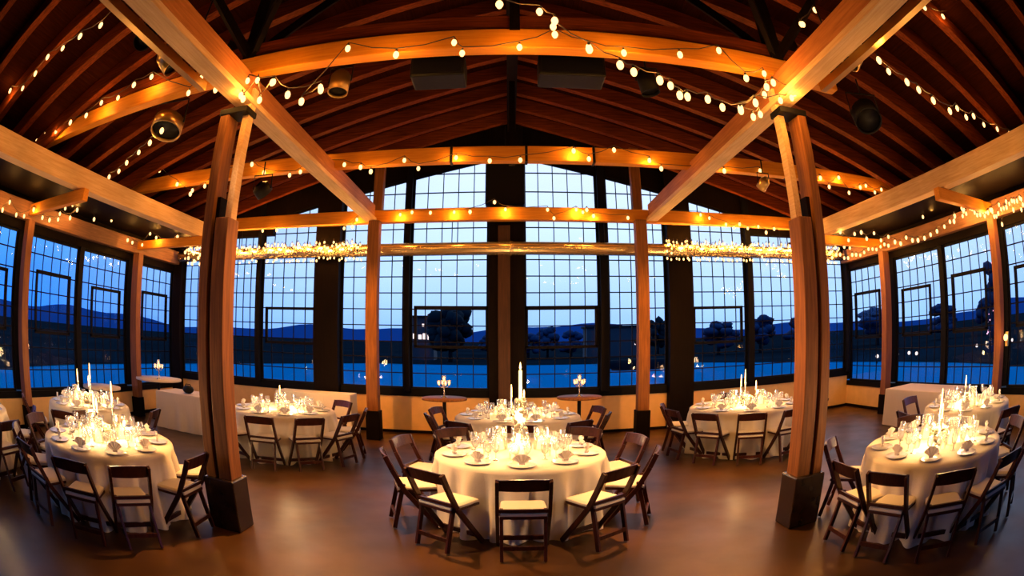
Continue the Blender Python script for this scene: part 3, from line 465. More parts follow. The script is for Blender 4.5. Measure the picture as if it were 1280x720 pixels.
def speaker(loc, sx, sy, sz, label):
    r_ = root('loudspeaker', loc, label, 'speaker', 'loudspeakers hung under the roof')
    MB().box(-sx/2, sx/2, -sy/2, sy/2, -sz/2, sz/2).build('cabinet', M['black'], r_, bevel=.02)
    MB().box(-sx/2+.03, sx/2-.03, -sy/2-.012, -sy/2, -sz/2+.03, sz/2-.03).build('grille', M['frame'], r_.children[0])
    for q in (-1, 1): MB().tube([(q*sx*.3, 0, sz/2), (q*sx*.3, 0, sz/2+.5)], .012, 6).build('hanger', M['black'], r_)
speaker((-.78, 4.95, 4.70), .56, .35, .24, 'black box loudspeaker hung just behind the front cross beam, left of centre')
speaker((.62, 5.2, 4.85), .72, .35, .28, 'black box loudspeaker hung just behind the front cross beam, right of centre')
r_ = root('gable_panel', (-.13, 10.8, 5.2), 'tall black panel hung in front of the gable between its two windows', 'speaker')
MB().box(-.40, .40, -.16, .16, -.52, .52).build('cabinet', M['black'], r_, bevel=.04)  # solid dark panel on the central pillar between the gable windows
MB().tube([(0, 0, .5), (0, 0, 1.3)], .015, 6).build('hanger', M['black'], r_)

# ================================================================== STRING LIGHTS
def bulb_mesh(r=.034):
    o = MB().lathe([(.001, -.055), (r*.55, -.048), (r*.95, -.022), (r, 0), (r*.8, .022), (r*.42, .036)], 8, 0, cap=False)
    o.lathe([(.013, .034), (.014, .065), (.001, .066)], 6, 1, cap=False)
    return o
_b = bulb_mesh().build('bulb', [M['bulb'], M['socket']]); BULB = _b.data; bpy.data.objects.remove(_b)
def add_bulb(p, parent, sc_=1.0):
    o = bpy.data.objects.new('bulb', BULB); COL.objects.link(o); o.parent = parent; o.location = p; o.scale = (sc_,)*3; return o
def string_light(label, pts, group='strings of warm bulbs', every=3, sc_=1.0, pw=1.0, sag=.03):
    c = Vector(pts[0]); r_ = root('string_light', c, label, 'string lights', group); loc = [Vector(p)-c for p in pts]; wire = []
    for i, p in enumerate(loc):
        wire.append(p + Vector((0, 0, .07)))
        if i < len(loc)-1: wire.append((p+loc[i+1])/2 + Vector((0, 0, .07-sag)))
    MB().tube(wire, .006, 5).build('wire', M['wire'], r_)
    for i, p in enumerate(loc):
        add_bulb(p, r_, sc_*random.uniform(.9, 1.1))
        if i % every == every//2: lamp('POINT', 'bulb_light', p + Vector((0, -.02, -.05)), BULB_W*pw*every/3, BULB_COL, .05, r_)
for lab, pts in STRINGS: string_light(lab, pts, every=3 if len(pts) > 12 else 2, sc_=.85)
def wound(label, x0, x1, n, seed):
    rnd = random.Random(seed); pts = []
    for i in range(n):
        a = i*2.1 + rnd.uniform(-.5, .5); x = x0 + (x1-x0)*i/(n-1) + rnd.uniform(-.03, .03)
        pts.append((x, 10.85-abs(.17*math.cos(a))-.03, 3.82+.20*math.sin(a)))
    string_light(label, pts, every=9, sc_=.6, pw=.6, sag=0)
wound('bulbs wound thickly round the left end of the shiny duct', -7.9, -5.6, 56, 1)
wound('bulbs wound round the shiny duct between the left front post and the left rear post', -5.5, -3.1, 84, 2)
wound('bulbs wound round the shiny duct just right of the right rear post', 3.2, 5.4, 80, 3)
wound('bulbs wound thickly round the right end of the shiny duct', 5.5, 8.0, 80, 4)

# ================================================================== DINING TABLES
def make_chair():
    r_ = root('folding_chair', (0, 0, 0), '', 'chair')
    # faces +Y: the seat front is at +Y, the backrest at -Y
    c = MB(); n = 6
    for s in (-1, 1):
        o = MB(); p = [(s*.205, -.30, .80), (s*.207, -.24, .66), (s*.21, -.13, .44), (s*.215, .20, .015)]
        for a, b_ in zip(p, p[1:]): o.bar(a, b_, .030, .050, upv=(0, 1, 0))
        o.build('leg', M['chair'], r_, bevel=.004)
        o = MB().bar((s*.176, -.13, .50), (s*.176, -.245, .012), .028, .044, upv=(0, 1, 0)); o.build('leg', M['chair'], r_, bevel=.004)
    o = MB()
    for k in range(n):
        x0, x1 = -.205+.41*k/n, -.205+.41*(k+1)/n; f0, f1 = [-.03*(1-(x/.205)**2) for x in (x0, x1)]; g0, g1 = [.012*(1-(x/.205)**2) for x in (x0, x1)]
        for t0, t1 in ((.70, .805),):
            ya, yb = -.263, -.302
            v = [(x0, ya+f0, t0), (x1, ya+f1, t0), (x1, yb+f1, t1+g1), (x0, yb+f0, t1+g0)]; v += [(a, b_+.022, z) for a, b_, z in v]
            o.add(v, [(0, 1, 2, 3), (4, 7, 6, 5), (0, 4, 5, 1), (1, 5, 6, 2), (2, 6, 7, 3), (3, 7, 4, 0)])
    o.build('backrest', M['chair'], r_, bevel=.003)
    o = MB().box(-.19, .19, .17, .20, .41, .435).box(-.19, .19, -.19, -.16, .41, .435).box(-.19, -.165, -.17, .18, .41, .435).box(.165, .19, -.17, .18, .41, .435).box(-.17, .17, -.17, .18, .415, .43)
    o.build('seat_frame', M['chair'], r_, bevel=.003)
    o = MB(); pr = [(-.185, -.185), (.185, -.185), (.195, .0), (.185, .2), (-.185, .2), (-.195, 0)]
    v = [(x, y, .436) for x, y in pr] + [(x, y, .462) for x, y in pr] + [(x*.86, y*.86, .478) for x, y in pr]; nn = len(pr)
    f = [tuple(range(nn-1, -1, -1)), tuple(2*nn+k for k in range(nn))]
    for a in (0, nn):
        for k in range(nn): f.append((a+k, a+(k+1) % nn, a+nn+(k+1) % nn, a+nn+k))
    o.add(v, f, 0, False); o.build('seat', M['pad'], r_, bevel=.006)
    MB().box(-.205, .205, .133, .158, .08, .125).build('stretcher', M['chair'], r_)
    MB().box(-.176, .176, -.235, -.212, .12, .16).build('stretcher', M['chair'], r_)
    MB().box(-.20, .20, -.19, -.165, .475, .505).build('lower_rail', M['chair'], r_)
    r_.scale = (1.08, 1.04, 1.02)
    return r_
chair0 = make_chair(); first = {'chair': True}
def place_chair(x, y, rz, label, group):
    if first['chair']:
        first['chair'] = False; chair0.location = (x, y, 0); chair0.rotation_euler = (0, 0, rz); chair0['label'] = label; chair0['group'] = group; return chair0
    return copy_tree(chair0, (x, y, 0), rz, label, group)

def cloth_mesh(Rt, drop, seed, n=220, folds=14, amp=.10):
    rnd = random.Random(seed); ph = [rnd.uniform(0, 6.28) for _ in range(4)]
    o = MB(); rings = [(0.001, .012), (Rt*.5, .012), (Rt*.9, .012), (Rt*.985, .010), (Rt+.008, -.006), (Rt+.014, -.03)]
    m_ = 8
    for i in range(1, m_+1): rings.append((Rt+.014+.025*i/m_, -.03-(drop-.03)*i/m_))
    v = []; f = []
    for i, (r_, z) in enumerate(rings):
        k_ = max(0, (i-5)/m_)
        for k in range(n):
            a = 2*math.pi*k/n
            w_ = amp*k_**.5*(2*abs(math.sin(.5*(folds*a+ph[0]+1.3*math.sin(2*a+ph[1]))))**.7-1.45 + .35*math.sin((folds*2-3)*a+ph[2])) + .025*k_*math.sin(3*a+ph[3])
            rr = r_ + w_*(1 if w_ > 0 else .8); zz = z + (.0 if i < m_+5 else .008*math.sin(folds*a+ph[0]))
            v.append((rr*math.cos(a), rr*math.sin(a), zz))
    for i in range(len(rings)-1):
        for k in range(n): f.append((i*n+k, i*n+(k+1) % n, (i+1)*n+(k+1) % n, (i+1)*n+k))
    o.add(v, f, 0, True); return o

# small tableware, one of each kind with its parts
def make_glass():
    r_ = root('wine_glass', (0, 0, 0), '', 'glass')
    MB().lathe([(.008, .085), (.030, .105), (.040, .14), (.036, .19), (.032, .205)], 10, cap=False).build('bowl', M['ware'], r_)
    MB().lathe([(.034, .0), (.030, .004), (.005, .010), (.004, .08), (.009, .088)], 8, cap=False).build('stem', M['ware'], r_); return r_
def make_tumbler():
    r_ = root('water_goblet', (0, 0, 0), '', 'glass')
    MB().lathe([(.001, .06), (.032, .075), (.042, .12), (.040, .165)], 10, cap=False).build('bowl', M['ware'], r_)
    MB().lathe([(.034, .0), (.028, .005), (.006, .012), (.006, .06)], 8, cap=False).build('stem', M['ware'], r_); return r_
def make_plate():
    r_ = root('dinner_plate', (0, 0, 0), '', 'plate')
    MB().lathe([(.001, .006), (.085, .006), (.135, .020), (.138, .017), (.09, .001), (.001, .001)], 20, cap=False).build('dish', M['china'], r_); return r_
def make_napkin():
    r_ = root('folded_napkin', (0, 0, 0), '', 'napkin')
    o = MB(); n = 9
    for k in range(n-1):
        a0, a1 = [R(-62 + 124*j/(n-1)) for j in (k, k+1)]; d0, d1 = [.016*(1 if j % 2 else -1) for j in (k, k+1)]
        q = [(0, -.006, .024), (0, .006, .024), (.135*math.sin(a1), d1+.006, .03+.125*math.cos(a1)), (.135*math.sin(a0), d0+.006, .03+.125*math.cos(a0)), (.135*math.sin(a1), d1-.004, .03+.125*math.cos(a1)), (.135*math.sin(a0), d0-.004, .03+.125*math.cos(a0))]
        o.add(q, [(1, 2, 3), (0, 5, 4), (3, 2, 4, 5)])
    o.box(-.035, .035, -.02, .02, .02, .05).build('fan_fold', M['napkin'], r_); return r_
def make_votive():
    r_ = root('candle_glass', (0, 0, 0), '', 'candle')
    MB().lathe([(.033, 0), (.036, .002), (.045, .14), (.043, .14), (.034, .006)], 12, cap=False).build('glass_cup', M['ware'], r_)
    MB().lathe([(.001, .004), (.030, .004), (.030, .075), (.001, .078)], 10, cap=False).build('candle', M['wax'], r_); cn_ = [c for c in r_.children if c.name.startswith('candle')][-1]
    MB().lathe([(.001, .08), (.009, .092), (.006, .108), (.001, .125)], 8, cap=False).build('flame', M['flame'], cn_); return r_
def make_hurricane():
    r_ = root('hurricane_candle', (0, 0, 0), '', 'candle')
    MB().lathe([(.078, 0), (.080, .004), (.080, .26), (.077, .26), (.077, .006)], 16, cap=False).build('glass_cylinder', M['ware'], r_)
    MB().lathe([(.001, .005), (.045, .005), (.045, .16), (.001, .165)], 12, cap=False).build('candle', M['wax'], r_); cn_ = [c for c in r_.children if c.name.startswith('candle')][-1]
    MB().lathe([(.001, .165), (.011, .18), (.007, .20), (.001, .225)], 8, cap=False).build('flame', M['flame'], cn_); return r_
def make_stick(h=.42):
    r_ = root('taper_candlestick', (0, 0, 0), '', 'candlestick')
    MB().lathe([(.05, 0), (.045, .012), (.012, .03), (.010, h*.4), (.018, h*.45), (.010, h*.5), (.012, h-.02), (.022, h)], 12).build('holder', M['silver'], r_)
    MB().lathe([(.011, h), (.010, h+.20), (.001, h+.205)], 8).build('candle', M['wax'], r_); cn_ = [c for c in r_.children if c.name.startswith('candle')][-1]
    MB().lathe([(.001, h+.205), (.008, h+.22), (.005, h+.235), (.001, h+.255)], 8, cap=False).build('flame', M['flame'], cn_); return r_
def make_tall():
    r_ = root('tall_glass_centrepiece', (0, 0, 0), '', 'centrepiece')
    MB().lathe([(.09, 0), (.095, .01), (.055, .03), (.05, .05), (.055, .40), (.075, .56), (.072, .56), (.050, .40), (.044, .06)], 18, cap=False).build('trumpet_vase', M['ware'], r_)
    rnd = random.Random(3); o = MB()
    for i in range(34):
        a = rnd.uniform(0, 6.28); q = rnd.random(); rr = .045+.035*(1-q); o.ball((rr*math.cos(a), rr*math.sin(a), .24+.36*q), .022, n=6, jit=.2)
    o.build('blossoms', M['flower'], r_)
    MB().lathe([(.018, .45), (.017, .90), (.001, .905)], 10).build('taper_candle', M['wax'], r_)
    MB().lathe([(.001, .905), (.012, .93), (.008, .955), (.001, .99)], 8, cap=False).build('flame', M['flame'], r_); return r_
def make_flowers():
    r_ = root('flower_bowl', (0, 0, 0), '', 'flowers')
    MB().lathe([(.05, 0), (.075, .03), (.08, .07), (.065, .10)], 14).build('bowl', M['silver'], r_)
    rnd = random.Random(5); o = MB(); l2 = MB()
    for i in range(26):
        a = rnd.uniform(0, 6.28); q = rnd.random()**.5*.11; o.ball((q*math.cos(a), q*math.sin(a), .17-q*.6+rnd.uniform(-.01, .02)), .028, rz=.022, n=7, jit=.12)
    for i in range(14):
        a = 6.28*i/14; l2.bar((.05*math.cos(a), .05*math.sin(a), .09), (.15*math.cos(a), .15*math.sin(a), .10+rnd.uniform(-.03, .05)), .022, .004)
    o.build('blossoms', M['flower'], r_); l2.build('leaves', M['leaf'], r_); return r_
def make_candelabra():
    r_ = root('candelabra', (0, 0, 0), '', 'candelabra')
    MB().lathe([(.07, 0), (.06, .015), (.014, .04), (.012, .17), (.022, .19), (.012, .21), (.012, .30)], 12).build('stem', M['silver'], r_)
    for i in range(4):
        a = math.pi*i/2+.4; ux, uy = math.cos(a), math.sin(a)
        MB().tube([(0, 0, .2), (.06*ux, .06*uy, .19), (.10*ux, .10*uy, .24)], .007, 6).build('arm', M['silver'], r_)
        MB().lathe([(.012, 0), (.030, .02), (.034, .09), (.030, .09)], 10, c=(.10*ux, .10*uy, .24), cap=False).build('glass_cup', M['ware'], r_)
        MB().lathe([(.014, .25), (.014, .30), (.001, .33)], 8, c=(.10*ux, .10*uy, 0)).build('candle', M['wax'], r_)
    MB().lathe([(.012, .30), (.034, .32), (.036, .42), (.032, .42)], 10, cap=False).build('glass_cup', M['ware'], r_)
    MB().lathe([(.015, .31), (.015, .37), (.001, .40)], 8).build('candle', M['wax'], r_); return r_
MK = dict(candelabra=make_candelabra, glass=make_glass, goblet=make_tumbler, plate=make_plate, napkin=make_napkin, votive=make_votive, hurricane=make_hurricane, stick=make_stick, tall=make_tall, flowers=make_flowers)
PROTO = {}
def put(kind, loc, label, group, rz=0, scale=None):
    if kind not in PROTO:
        o = MK[kind](); PROTO[kind] = o; o.location = loc; o.rotation_euler = (0, 0, rz); o['label'] = label; o['group'] = group
    else: o = copy_tree(PROTO[kind], loc, rz, label, group)
    if scale: o.scale = scale
    return o

TOP = .765
def place_word(a, n):
    names = {10: ['nearest edge', 'near edge on the right', 'right edge, near side', 'right edge, far side', 'far edge on the right', 'farthest edge', 'far edge on the left', 'left edge, far side', 'left edge, near side', 'near edge on the left'],
             6: ['near side', 'near right', 'far right', 'far side', 'far left', 'near left'], 3: ['near side', 'right side', 'left side'], 2: ['near side', 'far side'], 1: ['middle']}[n]
    return names[int(round((math.degrees(a)+90)/(360/n) - .01)) % n]
def dining_table(name, cx, cy, Rt, chairs, seed, tall=False, sticks=3, hurr=2, cpow=1.0, seats=10, off=0.0, dist=1.17):
    r_ = root('round_table', (cx, cy, 0), 'round table under the %s ivory cloth' % name, 'table', 'round dining tables')
    MB().lathe([(.001, .75), (Rt-.01, .75), (Rt-.01, .725), (.001, .725)], 40, cap=False).build('tabletop', M['post'], r_)
    for a in (45, 135, 225, 315): MB().bar((.5*math.cos(R(a)), .5*math.sin(R(a)), .725), (.55*math.cos(R(a)), .55*math.sin(R(a)), .0), .04, .04).build('leg', M['black'], r_)
    o = cloth_mesh(Rt, .735, seed).build('tablecloth', M['cloth'], None, loc=(cx, cy, .75))
    tag(o, 'ivory floor-length tablecloth on the %s round table' % name, 'tablecloth', 'ivory tablecloths')
    for a, where in chairs:
        ar = R(a); x, y = cx + dist*math.cos(ar), cy + dist*math.sin(ar)
        place_chair(x, y, ar + math.pi/2, 'ivory-seated folding chair at the %s table, %s' % (name, where), 'folding chairs round the %s table' % name)
    rnd = random.Random(seed*3+1)
    for i in range(seats):
        a = R(off + 360*i/seats); ux, uy = math.cos(a), math.sin(a); vx, vy = -uy, ux
        g1 = 'place settings on the %s table' % name; pw_ = place_word(a, seats)
        put('plate', (cx+(Rt-.19)*ux, cy+(Rt-.19)*uy, TOP), 'white plate on the %s table, %s' % (name, pw_), g1, a)
        put('napkin', (cx+(Rt-.19)*ux, cy+(Rt-.19)*uy, TOP+.002), 'white napkin fan on the %s table, %s' % (name, pw_), g1, a+math.pi/2 + rnd.uniform(-.2, .2), (.8,)*3 if tall else None)
        for kd, dr, dv in (('glass', .40, .06), ('goblet', .43, -.06)):
            put(kd, (cx+(Rt-dr)*ux+dv*vx, cy+(Rt-dr)*uy+dv*vy, TOP), '%s on the %s table, %s' % ('tall wine glass' if kd == 'glass' else 'short water goblet', name, pw_), g1, 0)
    gc = 'candles and flowers on the %s table' % name
    if tall: lamp('POINT', 'candle_light', (0, 0, TOP+.75), 14, CANDLE_COL, .03, r_)
    if tall: put('tall', (cx, cy, TOP), 'tallest glowing glass vase with flowers and a taper candle on the %s table' % name, gc)
    else: put('flowers', (cx, cy, TOP), 'low bowl of ivory flowers in the middle of the %s table' % name, gc)
    for i in range(hurr):
        a = 6.28*i/hurr + .5*seed; put('hurricane', (cx+.26*math.cos(a), cy+.26*math.sin(a), TOP), 'pillar candle in a wide glass cylinder on the %s table, %s' % (name, place_word(a, hurr)), gc)
    for i in range(sticks):
        a = 6.28*i/sticks + 1.1*seed + .6; h = .62 + .16*(i % 3); put('stick', (cx+.17*math.cos(a), cy+.17*math.sin(a), TOP), 'slender %s candlestick on the %s table' % (['short', 'medium tall', 'tallest'][i % 3], name), gc, 0, (1, 1, h))
    for i in range(6):
        a = 6.28*i/6 + .3*seed; o = put('votive', (cx+.37*math.cos(a), cy+.37*math.sin(a), TOP), 'small glowing candle glass on the %s table, %s' % (name, place_word(a, 6)), gc)
    lamp('POINT', 'candle_light', (0, 0, TOP+.42), 31.0*cpow, CANDLE_COL, .10, r_)
    for i in range(3):
        a = 6.28*i/3+.4*seed; lamp('POINT', 'candle_light', (.34*math.cos(a), .34*math.sin(a), TOP+.20), 12.0*cpow, CANDLE_COL, .05, r_)
dining_table('centre front', .06, 5.77, .915, [(-90, 'nearest the camera'), (-126, 'just left of the nearest one'), (-162, 'at the far left side'), (162, 'at the rear left'), (-54, 'just right of the nearest one'), (-18, 'at the far right side'), (18, 'at the rear right'), (126, 'behind on the left'), (54, 'behind on the right')], 1, tall=True, sticks=0, hurr=3, cpow=1.6, off=-90)
dining_table('left front', -4.38, 3.95, .93, [(-34, 'second from the right along the front'), (-62, 'third from the right along the front'), (-95, 'at the left front'), (-128, 'at the far left'), (-165, 'at the rear left'), (4, 'nearest the twin-plank post'), (38, 'behind the twin-plank post side'), (150, 'behind, against the window side')], 2, sticks=3, hurr=3, cpow=1.5, off=-34, dist=1.14)
dining_table('right front', 4.2, 3.45, .95, [(-160, 'left one of the front pair'), (-130, 'right one of the front pair'), (-98, 'at the right front'), (-66, 'at the far right'), (176, 'on the left side'), (130, 'at the rear left'), (-30, 'at the rear right'), (60, 'behind, facing the camera')], 3, sticks=2, hurr=2, cpow=1.3, off=-145, dist=1.14)
dining_table('left rear', -3.85, 8.25, .93, [(-80, 'left one of the front pair'), (-49, 'right one of the front pair'), (-18, 'on the right side'), (12, 'at the rear right'), (-116, 'half behind the front post'), (-150, 'on the left side'), (60, 'behind it')], 4, sticks=1, hurr=2, cpow=1.0, off=-62)
dining_table('right rear', 4.05, 8.5, 1.05, [(-141, 'leftmost of the three facing it'), (-112, 'middle of the three facing it'), (-84, 'beside the front post'), (-170, 'on the left side'), (160, 'at the rear left'), (-25, 'on the right side behind the post'), (80, 'behind it')], 5, sticks=3, hurr=2, cpow=1.0, off=-110, dist=1.25)
dining_table('centre rear', .08, 8.75, 1.0, [(-54, 'at the right front'), (-90, 'directly behind the centre front table'), (-126, 'at the left front'), (-162, 'on the left side'), (-18, 'on the right side'), (162, 'at the rear left'), (18, 'at the rear right')], 6, sticks=2, hurr=1, cpow=.8, off=-72)
dining_table('far left', -6.5, 5.5, .85, [(-60, 'near side'), (-120, 'by the side window'), (20, 'right side')], 7, sticks=3, hurr=1, cpow=.8, off=-60)
dining_table('far right', 6.45, 4.55, .9, [(-150, 'near left side'), (-110, 'near side'), (160, 'rear left side'), (100, 'behind it')], 8, sticks=1, hurr=1, cpow=1.0, off=-150)
dining_table('left edge', -6.9, 2.55, .85, [(60, 'rear side'), (10, 'right side')], 9, sticks=0, hurr=1, cpow=.7, off=-60)

# side furniture along the walls
def draped(name, x0, x1, y0, y1, h, label, mt_='cloth_b', seed=1):
    o = MB(); n = 26; rnd = random.Random(seed)
    per = [(x0+(x1-x0)*i/n, y0) for i in range(n)] + [(x1, y0+(y1-y0)*i/n) for i in range(n)] + [(x1-(x1-x0)*i/n, y1) for i in range(n)] + [(x0, y1-(y1-y0)*i/n) for i in range(n)]
    N_ = len(per); cx, cy = (x0+x1)/2, (y0+y1)/2; v = []; f = []
    for j, (z, fl, ex) in enumerate(((h, 0, 0), (h-.02, 0, .008), (h*.6, .008, .015), (h*.3, .014, .02), (.012, .02, .03))):
        for i, (x, y) in enumerate(per):
            w_ = fl*math.sin(i*1.1+seed)+ex; d = math.hypot(x-cx, y-cy); v.append((x+w_*(x-cx)/d, y+w_*(y-cy)/d, z))
    for j in range(4):
        for i in range(N_): f.append((j*N_+i, j*N_+(i+1) % N_, (j+1)*N_+(i+1) % N_, (j+1)*N_+i))
    f.append(tuple(range(N_))); o.add(v, f, 0, False)
    return tag(o.build(name, M[mt_]), label, 'table')
draped('draped_serving_table', -7.15, -5.6, 8.5, 9.3, .76, 'oblong table under a plain mauve-lit cloth, left of the left front post')
draped('draped_serving_table', 7.35, 8.3, 5.9, 8.0, .74, 'oblong cloth-covered table against the right windows', seed=2)
draped('draped_serving_table', -4.9, -3.2, 10.25, 10.75, .86, 'narrow covered sideboard behind the left rear table', 'cloth', seed=3)
def high_table(x, y, r, h, label, tp='cloth_b'):
    r_ = root('pedestal_table', (x, y, 0), label, 'table', 'small pedestal tables')
    MB().lathe([(.001, h), (r, h), (r, h-.04), (.001, h-.04)], 32, cap=False).build('tabletop', M[tp], r_)
    MB().lathe([(.04, 0), (.035, h-.04)], 12).build('column', M['black'], r_)
    MB().lathe([(.001, .03), (.24, .02), (.25, 0), (.001, 0)], 24, cap=False).build('base', M['black'], r_); return r_
high_table(-7.75, 9.35, .62, .92, 'round pale-topped table in the back left corner')
high_table(-7.95, 7.3, .5, .80, 'round pale-topped table against the left windows')
high_table(-1.25, 9.95, .42, .92, 'small brown-topped table by the cream wall, left of the widest pillar', 'post')
high_table(1.25, 10.1, .42, .92, 'small brown-topped table by the cream wall, right of the widest pillar', 'post')
r_ = root('camera_bag', (-6.35, 8.75, .76), 'small black bag lying on the oblong mauve-lit table', 'bag')
MB().ball((0, 0, .085), .15, .10, .085, n=10).build('bag_body', M['black'], r_); MB().tube([(-.10, 0, .12), (-.06, 0, .19), (.06, 0, .19), (.10, 0, .12)], .01, 6).build('handle', M['black'], r_)
for x, y, z, w_ in ((-7.6, 9.2, .92, 'the round table in the back left corner'), (-1.25, 9.95, .92, 'the small brown table left of the widest pillar'), (1.25, 10.1, .92, 'the small brown table right of the widest pillar')):
    put('candelabra', (x, y, z), 'silver candelabra standing on ' + w_, 'candelabras by the walls', 0)
r_ = root('wall_lamp', (8.30, 4.72, 1.55), 'small glowing wall lamp on the right wall post by the frame edge', 'lamp')
MB().box(.0, .06, -.04, .04, -.12, .12).build('bracket', M['gold'], r_); MB().ball((-.05, 0, .03), .06, n=12).build('glass_globe', M['bulb'], r_)
lamp('POINT', 'globe_light', (-.16, 0, .05), 5, BULB_COL, .05, r_)

# ================================================================== OUTSIDE
def ring(z, r0, r1, n=72, a0=-110, a1=110):
    v = []; f = []
    for i in range(n+1):
        a = R(a0+(a1-a0)*i/n)
        for r_ in (r0, r1): v.append((r_*math.sin(a), r_*math.cos(a), z))
    for i in range(n): f.append((2*i, 2*i+1, 2*i+3, 2*i+2))
    return v, f
M['water'] = plain('dusk_water', (0.0, 0.13, 0.29), 0.6, spec=0.0, bump=.6, scale=.6)  # sky reflection put into the base colour, with specular off
M['shore'] = plain('dark_shore', (0.006, 0.010, 0.014), 0.9, spec=0.0, var=.3, scale=.05)
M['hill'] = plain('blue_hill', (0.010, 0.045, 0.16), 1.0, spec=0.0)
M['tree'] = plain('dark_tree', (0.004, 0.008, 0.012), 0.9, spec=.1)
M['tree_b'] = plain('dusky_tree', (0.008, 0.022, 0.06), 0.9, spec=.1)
M['house'] = plain('dark_house', (0.010, 0.014, 0.028), 0.8)
M['win'] = emis('lit_window', (1.0, .78, .70), 1.6)
st(MB().add(*ring(-1.0, 9, 80)).build('water', M['water']), 'dusk-blue water outside the windows', 'water')
_v, _f = ring(-.95, 68, 1700)
for _i in range(0, len(_v), 2):
    _az = abs(-110 + 220*(_i//2)/72); _rr = max(30, 68 - max(0, _az-15)*.78); _v[_i] = (_v[_i][0]*_rr/68, _v[_i][1]*_rr/68, -.95)
st(MB().add(_v, _f).build('shore', M['shore']), 'dark flat shore beyond the water', 'shore')
rnd = random.Random(11); v = []; f = []; n = 160
for i in range(n+1):
    a = -100+200*i/n; h = 40 + 12*math.sin(a*.09+1) + 9*math.sin(a*.23) + 5*math.sin(a*.61+2) + rnd.uniform(-1, 1)
    if -8 < a < 100: h -= 8
    h = max(14, h); r_ = 1500
    v += [(r_*math.sin(R(a)), r_*math.cos(R(a)), -2), ((r_+200)*math.sin(R(a)), (r_+200)*math.cos(R(a)), h), ((r_+500)*math.sin(R(a)), (r_+500)*math.cos(R(a)), -2)]
for i in range(n): f += [(3*i, 3*i+3, 3*i+4, 3*i+1), (3*i+1, 3*i+4, 3*i+5, 3*i+2)]
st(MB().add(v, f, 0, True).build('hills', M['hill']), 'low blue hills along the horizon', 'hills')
def tree(x, y, w_, h, label, mt_='tree', seed=0, nb=26, flat=False):
    r_ = root('tree', (x, y, -.95), label, 'tree', 'trees across the water'); rnd = random.Random(seed)
    MB().tube([(0, 0, 0), (.05, 0, h*.35), (0, 0, h*.6)], [.04*w_+.08, .03*w_+.06, .05], 8).build('trunk', M['tree'], r_)
    o = MB()
    for i in range(nb):
        a = rnd.uniform(0, 6.28); q = rnd.random()**.5*.5*w_*.78; z = h*(.30+.62*rnd.random()); sh = 1 if flat else max(.3, math.sin(math.pi*min(1, max(0, (z/h-.08)))))
        o.ball((q*math.cos(a)*sh, q*math.sin(a)*sh, z), w_*.17, rz=h*.11, n=8, jit=.22)
    o.build('crown', M[mt_], r_)
tree(-8.2, 76, 6.2, 7.6, 'big dark tree across the water, left of the widest pillar', seed=1, nb=60, flat=True)
for x, y, w_, h, s_ in ((3.0, 88, 4.6, 4.4, 2), (6.8, 98, 4.4, 5.5, 3), (9.9, 88, 4.6, 4.6, 4), (-3.6, 95, 3.5, 4.0, 6)):
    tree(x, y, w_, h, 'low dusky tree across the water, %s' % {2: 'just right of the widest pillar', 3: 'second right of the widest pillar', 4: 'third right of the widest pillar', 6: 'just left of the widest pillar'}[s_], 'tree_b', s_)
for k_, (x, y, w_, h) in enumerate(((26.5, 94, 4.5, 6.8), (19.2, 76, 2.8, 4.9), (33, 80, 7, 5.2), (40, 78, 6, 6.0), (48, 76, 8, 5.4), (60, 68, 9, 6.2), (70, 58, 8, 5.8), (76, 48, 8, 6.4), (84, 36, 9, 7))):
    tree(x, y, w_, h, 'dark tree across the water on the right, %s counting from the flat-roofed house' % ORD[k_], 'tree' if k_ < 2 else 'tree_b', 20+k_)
def house(x, y, w_, d_, h, label, wins):
    r_ = root('house', (x, y, -.95), label, 'house'); MB().box(-w_/2, w_/2, -d_/2, d_/2, 0, h).build('wall', M['house'], r_)
    MB().box(-w_/2-.3, w_/2+.3, -d_/2-.3, d_/2+.3, h, h+.35).build('roof', M['tree'], r_)
    for (u, z, ww, hh) in wins: MB().box(u-ww/2, u+ww/2, -d_/2-.06, -d_/2, z-hh/2, z+hh/2).build('lit_window', M['win'], r_)
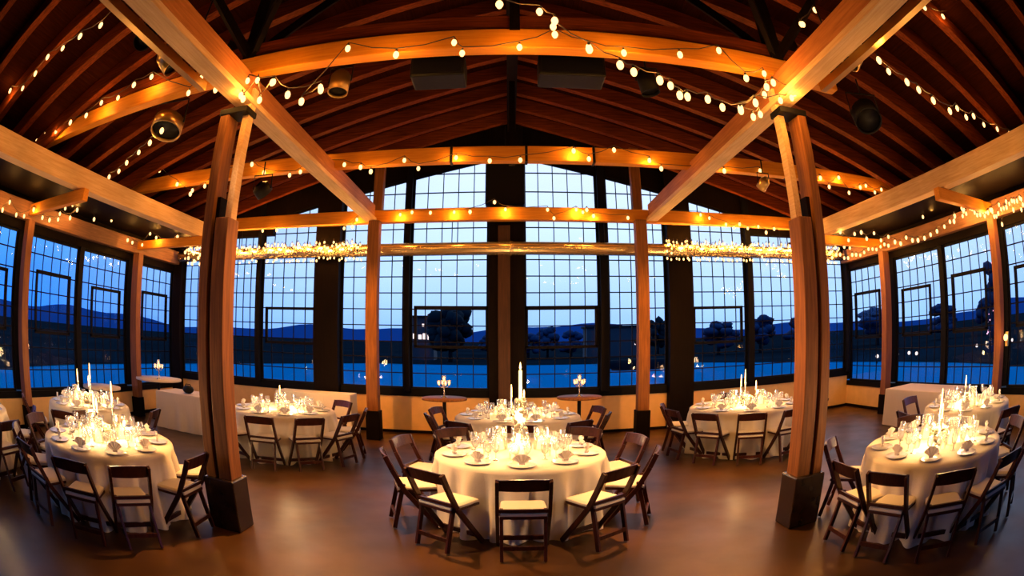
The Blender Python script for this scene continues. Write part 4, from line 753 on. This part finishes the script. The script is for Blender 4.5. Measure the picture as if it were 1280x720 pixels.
house(-13.6, 84, 4.4, 4, 6.4, 'dark house with lit ground floor windows beside the big dark tree', [(-1.6, 3.5, .5, .6), (-.7, 3.6, .6, .8), (.1, 3.5, .5, .7), (.8, 3.6, .5, .9), (1.5, 3.5, .4, .8), (-.5, 5.4, .3, .3), (.6, 5.3, .3, .4)])
house(17.4, 93, 9.0, 5, 5.0, 'low dark flat-roofed house across the water behind the right rear post', [(4.0, 2.4, .3, .8)])
r_ = root('dark_mound', (12.6, 52, -1.0), 'dark low hull on the water behind the right rear post', 'boat')
MB().lathe([(.001, -.1), (2.6, -.1), (3.4, .7), (3.5, .95), (.001, 1.1)], 24, cap=False).build('mound', M['tree'], r_); r_.scale = (1, .4, 1)  # low dark mound for an unidentified dark shape on the water
for i, (x, y, z) in enumerate(((30, 34, -.4), (31, 33.4, -.4), (32, 33, -.4), (33.4, 32.6, -.4), (34, 32, -.5), (41, 28, -.5), (42, 27, -.4), (43, 26.5, -.5), (44, 26, -.4), (46, 25, -.5), (28, 36, .1), (48, 22, -.3))):
    r_ = root('car_light_globe', (x, y, -1.0), 'small white stand-in for a car light outside the right windows, %s from the left' % ORD[i], 'lamp', 'stand-ins for car lights outside on the right')
    MB().lathe([(.05, 0), (.04, .5+z+.4)], 6).build('pole', M['black'], r_); MB().ball((0, 0, .55+z+.45), .16, n=8).build('globe', M['win'], r_)  # globes on poles added in place of distant car lights
r_ = root('lit_tree', (14.6, 8.9, -1.0), 'slim tree wound with pink and white lights outside the right windows', 'tree')
MB().tube([(0, 0, 0), (.05, 0, 2.5), (.1, .1, 4.2)], [.12, .09, .05], 8).build('trunk', M['tree'], r_)
rnd = random.Random(4); o = MB()
for i in range(90):
    z = 2.4+2.6*rnd.random(); q = .45*(1-(z-2.4)/3.2); a = rnd.uniform(0, 6.28); o.ball((q*math.cos(a), q*math.sin(a), z), .025, n=6)
M['pink'] = emis('pink_fairy_light', (1.0, .45, .62), 2.5); tag_o = o.build('fairy_lights', M['pink'], r_); tag_o['kind'] = 'stuff'
o = MB()
for i in range(16): z = 1.9+.18*i; a = i*2.4; o.ball((.25*math.cos(a), .25*math.sin(a), z), .30, rz=.22, n=7, jit=.25)
o.build('crown', M['tree_b'], r_)
